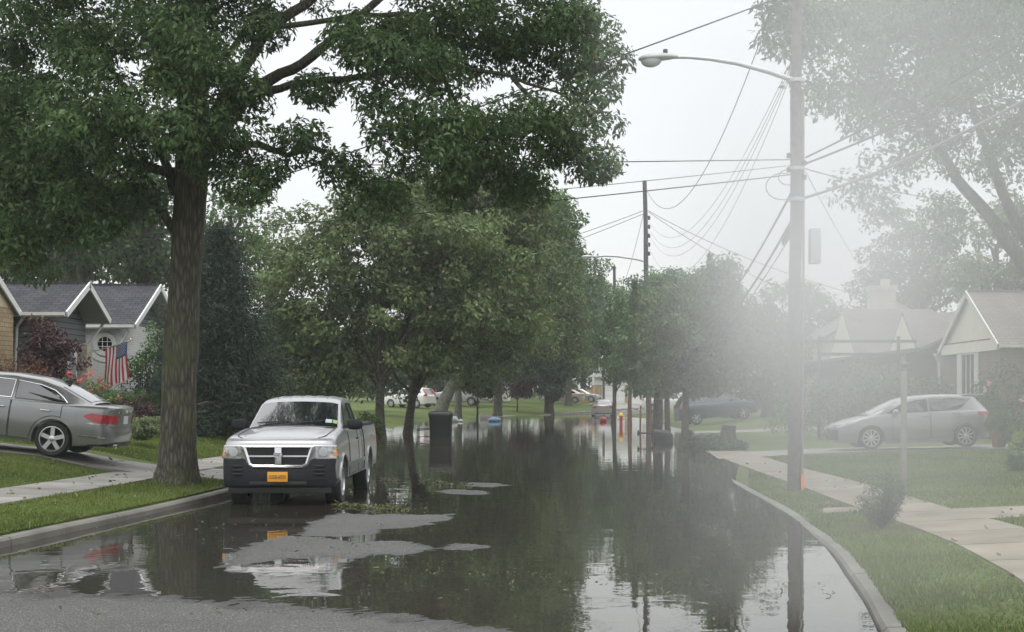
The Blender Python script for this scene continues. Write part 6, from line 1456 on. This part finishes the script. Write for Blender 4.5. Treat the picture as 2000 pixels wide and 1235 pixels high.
# hydrant
x, y = gp(1213, 75); HZ = thing('fire_hydrant', 'red fire hydrant with a yellow bonnet standing in the flood at the right kerb', 'fire hydrant', (x, y, -0.12))
HZ.scale = (0.8, 0.8, 1)
o = bmesh.new(); lathe(o, [(.16, 0), (.16, .06), (.11, .09), (.105, .62), (.14, .64), (.14, .68)], 18); obj('barrel', o, M['red'], HZ, smooth=True, angle=40)
o = bmesh.new(); lathe(o, [(.16, .68), (.165, .72), (.13, .80), (.07, .86), (.04, .87), (.04, .93), (.001, .935)], 18); obj('bonnet', o, M['yellow'], HZ, smooth=True, angle=40)
for sx in (-1, 1):
    o = bmesh.new(); lathe(o, [(.06, 0.08*sx), (.06, .16*sx), (.075, .17*sx), (.075, .21*sx), (.001, .22*sx)], 12, 'x', (0, 0, .54)); obj('outlet_cap', o, M['yellow'], HZ, smooth=True, angle=40)
# floating things
def blob(name, label, cat, loc, r, m, p=1.0, wob_=0.12, seed=1):
    bm = bmesh.new(); bmesh.ops.create_icosphere(bm, subdivisions=4, radius=1); rs = random.Random(seed); ph = [rs.uniform(0, 6) for _ in range(6)]
    for v in bm.verts:
        c = v.co.normalized(); w = 1+wob_*(math.sin(5*c.x+ph[0])*math.sin(4*c.y+ph[1])+0.6*math.sin(9*c.z+7*c.x+ph[2]))
        v.co = (c.x*r[0]*w, c.y*r[1]*w, c.z*r[2]*w)
    o = obj(name, bm, M[m], smooth=True, angle=60); o.location = loc; return tag(o, label, cat)
x, y = gp(1178, 88); o = blob('play_ball', 'flattened red ball floating in front of the far silver sedan', 'ball', (x, y, 0.12), (0.23, 0.23, 0.19), 'red', wob_=0.01)
x, y = gp(889, 88); blob('plastic_bag', 'white knotted bag floating right of the black bin', 'bag', (x-0.08, y, 0.12), (0.26, 0.22, 0.22), 'whitebag', seed=3)
x, y = gp(899, 88); blob('plastic_bag', 'small white bag trailing flat on the water beside the knotted one', 'bag', (x, y, 0.05), (0.24, 0.15, 0.09), 'whitebag', seed=5)
x, y = gp(966, 89); blob('recycling_bag', 'long pale blue bag floating on the flood', 'bag', (x, y, 0.1), (0.44, 0.24, 0.17), 'bluebag', seed=8, wob_=0.06)
x, y = gp(948, 100); o = obj('carton', bx(-0.42, 0.4, -0.25, 0.25, -0.1, 0.25, bev=0.02), M['greybox'], smooth=True); o.location = (x, y, 0); o.rotation_euler = (0, R(4), R(12)); tag(o, 'grey soggy carton floating left of the blue bag', 'box')
x, y = gp(826, 57); CR = thing('wire_rack', 'dark open framed rack half sunk beside the black bin', 'rack', (x, y, -0.05), R(-8))
o = bmesh.new()
for a, b in (((-.24, 0, .02), (-.24, 0, .36)), ((-.24, 0, .36), (.3, 0, .40)), ((-.24, 0, .04), (.3, 0, .06)), ((-.24, .3, .30), (.3, .3, .36)), ((-.24, 0, .36), (-.24, .3, .30)), ((.3, 0, .4), (.3, .3, .36)), ((.3, 0, .06), (.3, 0, .4)), ((-.24, .3, .02), (-.24, .3, .30))): tube(o, [a, b], 0.018, 6)
obj('frame', o, M['black'], CR)
o = bmesh.new()
for k in range(8): tube(o, [(-.2+k*.065, 0.005, .05), (-.2+k*.065, 0.005, .37)], 0.004, 4)
obj('mesh_panel', o, M['trim'], CR)
x, y = gp(1197, 136); o = bmesh.new()
xx, yy_ = gp(1179, 128); o = obj('sign_post', tube(bmesh.new(), [(xx, yy_, 0), (xx, yy_, 4.2)], 0.11, 8), M['darkpole'], smooth=True); tag(o, 'dark thin post in front of the white garage', 'post')
for k, (px, Y, r_, h_) in enumerate(((1365, 44.5, 0.5, 0.4), (1400, 43.0, 0.55, 0.45), (1428, 42.5, 0.4, 0.35))):
    shrub('fallen_branch', ['dark heap of fallen branches at the right waterline', 'larger heap of fallen branches on the verge', 'small heap of fallen branches nearest the sidewalk'][k], *gp(px, Y), r_, 0.5, h_, 'leafdark', 0.12, per_r=3, per=30, group='fallen branches on the right verge')
x, y = gp(1422, 49.5); o = obj('tree_stump', trunk_bm([(0, 0, -0.1), (0, 0, 0.3), (0.03, 0, 0.62)], [0.27, 0.25, 0.24], seg=14), M['bark'], smooth=True, angle=50); o.location = (x, y, Tz(x, y)); tag(o, 'dark sawn tree stump on the right lawn before the teal hatchback', 'stump')
# twigs and leaves stranded round the puddle edges
def litter(label, pts, n, spread, size=0.07, h=0.03, nm='leaf_litter'):
    c = []
    for k in range(n):
        a, b = random.choice(list(zip(pts, pts[1:]))); t = random.random(); px = a[0]+(b[0]-a[0])*t+random.gauss(0, spread); py = a[1]+(b[1]-a[1])*t+random.gauss(0, spread*0.12)
        q = G(px, py); c.append((q[0], q[1], max(0.0, float(roadz(np.array([q[0]]), np.array([q[1]]))[0]))+random.uniform(0.005, h)))
    v, f, tt = leaves(c, np.full((n, 3), 0.02), 3, size, ratio=0.3, up=1.2, droop=0.0); tag(raw(nm, v, f, M['debris'], tint=tt), label, 'debris', kind='stuff')
litter('twigs and green leaves stranded beside the pickup wheel', [(660, 988), (700, 990), (745, 995), (805, 997)], 150, 9, 0.075, 0.05)
litter('twigs drifted in a thin line on the water', [(830, 944), (880, 948), (930, 950)], 90, 8, 0.08)
litter('grass floating near the pickup rear wheel', [(740, 938), (780, 940)], 50, 8, 0.08)
litter('fallen leaves scattered over the wet road', [(100, 1180), (700, 1215)], 40, 140, 0.05, 0.012)
litter('small leaves floating on the dark water', [(400, 1010), (900, 1120), (1500, 1150)], 240, 120, 0.045, 0.008)
def strewn(label, xs, ys, n):
    x = rng.uniform(*xs, n); y = rng.uniform(*ys, n); z = T(x, y); k = z > 0.0; x, y, z = x[k], y[k], z[k]
    v, f, tt = leaves(np.stack([x, y, z+0.045], -1), np.full((len(x), 3), 0.02), 2, 0.075, ratio=0.5, up=1.5, droop=0.0, tint_c=rng.random(len(x))); tag(raw('fallen_leaves', v, f, M['debris'], tint=tt), label, 'debris', kind='stuff')
strewn('fallen leaves lying about the left verge, walk and lawn', (-13, -5.8), (15, 34), 260)
strewn('fallen leaves lying about the right verge, walk and lawn', (2.6, 10), (9, 34), 260)
# grass blades on the near verges and lawns
def blades(n, xr_, yr_, side, hmin, hmax, keep):
    x = rng.uniform(*xr_, n); y = yr_[0]+(yr_[1]-yr_[0])*rng.random(n)**1.3
    l = xl(y)-x if side < 0 else x-xr(y); k = (l > 0.13) & keep(x, y, l); x, y, l = x[k], y[k], l[k]; n = len(x)
    z = T(x, y); ok = z > 0.015; x, y, z = x[ok], y[ok], z[ok]; n = len(x)
    a = rng.uniform(0, 6.283, n); h = rng.uniform(hmin, hmax, n)*(0.75+0.35*np.sin(x*2.1+y)*np.sin(y*1.7-x)); w = 0.004+0.003*rng.random(n)+0.00022*y
    lean = rng.normal(0, 0.35, (n, 2))*h[:, None]; b = np.stack([x, y, z-0.005], -1); d = np.stack([np.cos(a)*w, np.sin(a)*w, np.zeros(n)], -1)
    tip = b+np.stack([lean[:, 0], lean[:, 1], h], -1); v = np.stack([b-d, b+d, tip], 1).reshape(-1, 3)
    patch = np.clip(0.42+0.24*np.sin(x*0.9+1)*np.sin(y*0.7)+0.16*np.sin(x*2.3-y*1.9)*np.sin(y*2.7+x)+rng.normal(0, 0.18, n), 0, 0.9); patch = np.where(rng.random(n) < 0.03+0.05*(np.sin(x*1.3+2)*np.sin(y*0.9-1) > 0.6), 1, patch)
    return v, np.arange(n*3).reshape(n, 3), np.repeat(patch, 3)
kl = lambda x, y, l: ~((l > 1.48) & (l < 2.72)) & ~((y > 25.4) & (y < 29.3) & (l > -1))
def kr(x, y, l):
    c = np.interp(y, [6, 10, 12, 15, 17, 20, 24, 30, 40], [3.0, 4.15, 4.58, 4.88, 4.98, 5.0, 4.98, 5.0, 5.1])
    return (np.abs(x-c) > 0.6) & ~((x > 5) & (y > 17.7) & (y < 19.5)) & ~((x < c) & (x > 3.85) & (y > 19.9) & (y < 20.7)) & ~((y > 37.3) & (y < 41.6))
v1, f1, t1 = blades(210000, (-15, -5.6), (15, 42), -1, 0.025, 0.085, kl)
tag(raw('grass', v1, f1, M['blade'], tint=t1), 'cut lawn grass on the left verge and yard', 'grass', kind='stuff')
v1, f1, t1 = blades(260000, (2.3, 12), (8.5, 40), 1, 0.025, 0.085, kr)
tag(raw('grass', v1, f1, M['blade'], tint=t1), 'cut lawn grass on the right verge and yard', 'grass', kind='stuff')
# ------------------------------------------------------------------ added fog bank on the right, standing in for fog on the lens
def lens_fog():
    Yc = 9.3; s = Yc/F; rho = 0.46
    n1, n2 = 72, 64; pxs = np.linspace(860, 2900, n1); pys = np.linspace(-520, 1560, n2)
    X, Yp = np.meshgrid(pxs, pys, indexing='ij'); tau = np.zeros_like(X)
    for cx, cy, sx, sy, a in ((1560, 545, 132, 165, 1.05), (1780, 700, 270, 300, 0.2), (1600, 130, 215, 270, 0.44), (1850, 170, 250, 230, 0.31), (1600, 920, 230, 230, 0.27), (1820, 600, 260, 150, 0.08), (2250, 250, 330, 400, 0.28), (1760, 1020, 320, 220, 0.16)):
        tau += a*np.exp(-0.5*(((X-cx)/sx)**2+((Yp-cy)/sy)**2))
    tau *= 1+0.08*np.sin(X/170+1)*np.sin(Yp/140); tau = np.clip(tau-0.035, 0, None)
    zz = np.clip((EYE-(Yp-HY)*s-0.05)/0.4, 0, 1); tau *= zz*zz*(3-2*zz)
    th = tau/rho; th[0, :] = th[-1, :] = 0; th[:, 0] = th[:, -1] = 0
    x = (X-CX)*s; z = EYE-(Yp-HY)*s
    keep = z > -0.5
    front = np.stack([x, Yc-th*0.5, z], -1).reshape(-1, 3); back = np.stack([x, Yc+th*0.5+0.0005, z], -1).reshape(-1, 3)
    i = np.arange(n1*n2).reshape(n1, n2); q = np.stack([i[:-1, :-1], i[1:, :-1], i[1:, 1:], i[:-1, 1:]], -1).reshape(-1, 4)
    act = (th.reshape(-1)[q].max(1) > 1e-6); q = q[act]
    q = q[:, ::-1]; N = n1*n2; f = [q, q[:, ::-1]+N]
    # close the rim
    ed = {}
    for a in q:
        for k in range(4): e = (a[k], a[(k+1) % 4]); ed[e] = 1
    rim = [(a, b) for a, b in ed if (b, a) not in ed]
    f.append(np.array([(b, a, a+N, b+N) for a, b in rim]))
    m = bpy.data.materials.new('lens_fog'); m.use_nodes = True; n = m.node_tree.nodes; l = m.node_tree.links
    n.remove(n['Principled BSDF']); v = n.new('ShaderNodeVolumePrincipled'); v.inputs['Color'].default_value = (0.985, 0.99, 1.0, 1)
    v.inputs['Density'].default_value = rho; v.inputs['Anisotropy'].default_value = 0.55; l.new(v.outputs[0], n['Material Output'].inputs['Volume'])
    o = raw('added_haze', np.concatenate([front, back]), np.concatenate(f), m); tag(o, kind='stuff'); o['label'] = 'pale fog bank added on the right in place of lens fog'; return o
lens_fog()
def veil():  # even thin volume added round everything to raise the dark tones
    m = bpy.data.materials.new('tone_lift_haze'); m.use_nodes = True; n = m.node_tree.nodes; l = m.node_tree.links
    n.remove(n['Principled BSDF']); v = n.new('ShaderNodeVolumePrincipled'); v.inputs['Color'].default_value = (0.98, 0.99, 1.0, 1)
    v.inputs['Density'].default_value = 0.0006; v.inputs['Anisotropy'].default_value = 0.3; l.new(v.outputs[0], n['Material Output'].inputs['Volume'])
    o = obj('added_haze', bx(-400, 400, -80, 450, -3, 40), m); tag(o, kind='stuff'); o['label'] = 'thin even veil added over the whole street to lift the darks'
veil()

# ------------------------------------------------------------------ sky, sun, camera
sc = bpy.context.scene
w = bpy.data.worlds.new('World'); sc.world = w; w.use_nodes = True
n = w.node_tree.nodes; l = w.node_tree.links; n.clear()
out = n.new('ShaderNodeOutputWorld'); sky = n.new('ShaderNodeTexSky'); sky.sky_type = 'NISHITA'; sky.sun_disc = False
SE, SA = R(78), R(200); sky.sun_elevation = SE; sky.sun_rotation = SA; sky.dust_density = 4; sky.air_density = 1.5
b1 = n.new('ShaderNodeBackground'); b1.inputs['Strength'].default_value = 0.03; l.new(sky.outputs[0], b1.inputs['Color'])
tc = n.new('ShaderNodeTexCoord'); sp = n.new('ShaderNodeSeparateXYZ'); l.new(tc.outputs['Generated'], sp.inputs[0])
rp = n.new('ShaderNodeValToRGB'); e = rp.color_ramp.elements          # overcast deck: brighter overhead
e[0].position = 0.0; e[0].color = (0.76, 0.765, 0.785, 1); e[1].position = 1.0; e[1].color = (1.0, 1.0, 1.0, 1)
x = e.new(0.25); x.color = (0.82, 0.825, 0.84, 1)
l.new(sp.outputs['Z'], rp.inputs['Fac'])
nz = n.new('ShaderNodeTexNoise'); nz.inputs['Scale'].default_value = 2.2; nz.inputs['Detail'].default_value = 5; l.new(tc.outputs['Generated'], nz.inputs['Vector'])
mr = n.new('ShaderNodeMapRange'); mr.inputs['To Min'].default_value = 0.93; mr.inputs['To Max'].default_value = 1.07; l.new(nz.outputs['Fac'], mr.inputs['Value'])
zs = n.new('ShaderNodeMapRange'); zs.inputs['From Min'].default_value = 0.3; zs.inputs['From Max'].default_value = 1.0; zs.inputs['To Min'].default_value = 1.0; zs.inputs['To Max'].default_value = 2.4; l.new(sp.outputs['Z'], zs.inputs['Value'])
m1 = n.new('ShaderNodeMath'); m1.operation = 'MULTIPLY'; l.new(mr.outputs[0], m1.inputs[0]); l.new(zs.outputs[0], m1.inputs[1])
b2 = n.new('ShaderNodeBackground'); l.new(rp.outputs[0], b2.inputs['Color']); l.new(m1.outputs[0], b2.inputs['Strength'])
ad = n.new('ShaderNodeAddShader'); l.new(b1.outputs[0], ad.inputs[0]); l.new(b2.outputs[0], ad.inputs[1]); l.new(ad.outputs[0], out.inputs[0])
sl = bpy.data.lights.new('sun', 'SUN'); sl.energy = 0.6; sl.angle = R(25); sl.color = (1, 0.97, 0.93)
so = bpy.data.objects.new('sun', sl); C.objects.link(so); so.rotation_euler = (math.pi/2-SE, 0, R(-20))

cam = bpy.data.cameras.new('camera'); co = bpy.data.objects.new('camera', cam); C.objects.link(co); sc.camera = co
co.location = (0, 0, EYE); co.rotation_euler = (R(90), 0, 0)
cam.sensor_width = 36; cam.sensor_fit = 'HORIZONTAL'; cam.lens = 36*F/2000; cam.shift_x = -(CX-1000)/2000; cam.shift_y = (HY-617.5)/2000
cam.clip_start = 0.1; cam.clip_end = 2000
sc.view_settings.view_transform = 'Standard'; sc.view_settings.look = 'None'; sc.view_settings.exposure = 0.15; sc.view_settings.gamma = 1
sc.render.engine = 'CYCLES'; cy = sc.cycles
cy.max_bounces = 7; cy.diffuse_bounces = 3; cy.glossy_bounces = 3; cy.transmission_bounces = 3; cy.volume_bounces = 2; cy.transparent_max_bounces = 12
cy.caustics_reflective = False; cy.caustics_refractive = False; cy.use_denoising = True
try: cy.denoiser = 'OPENIMAGEDENOISE'
except Exception: pass
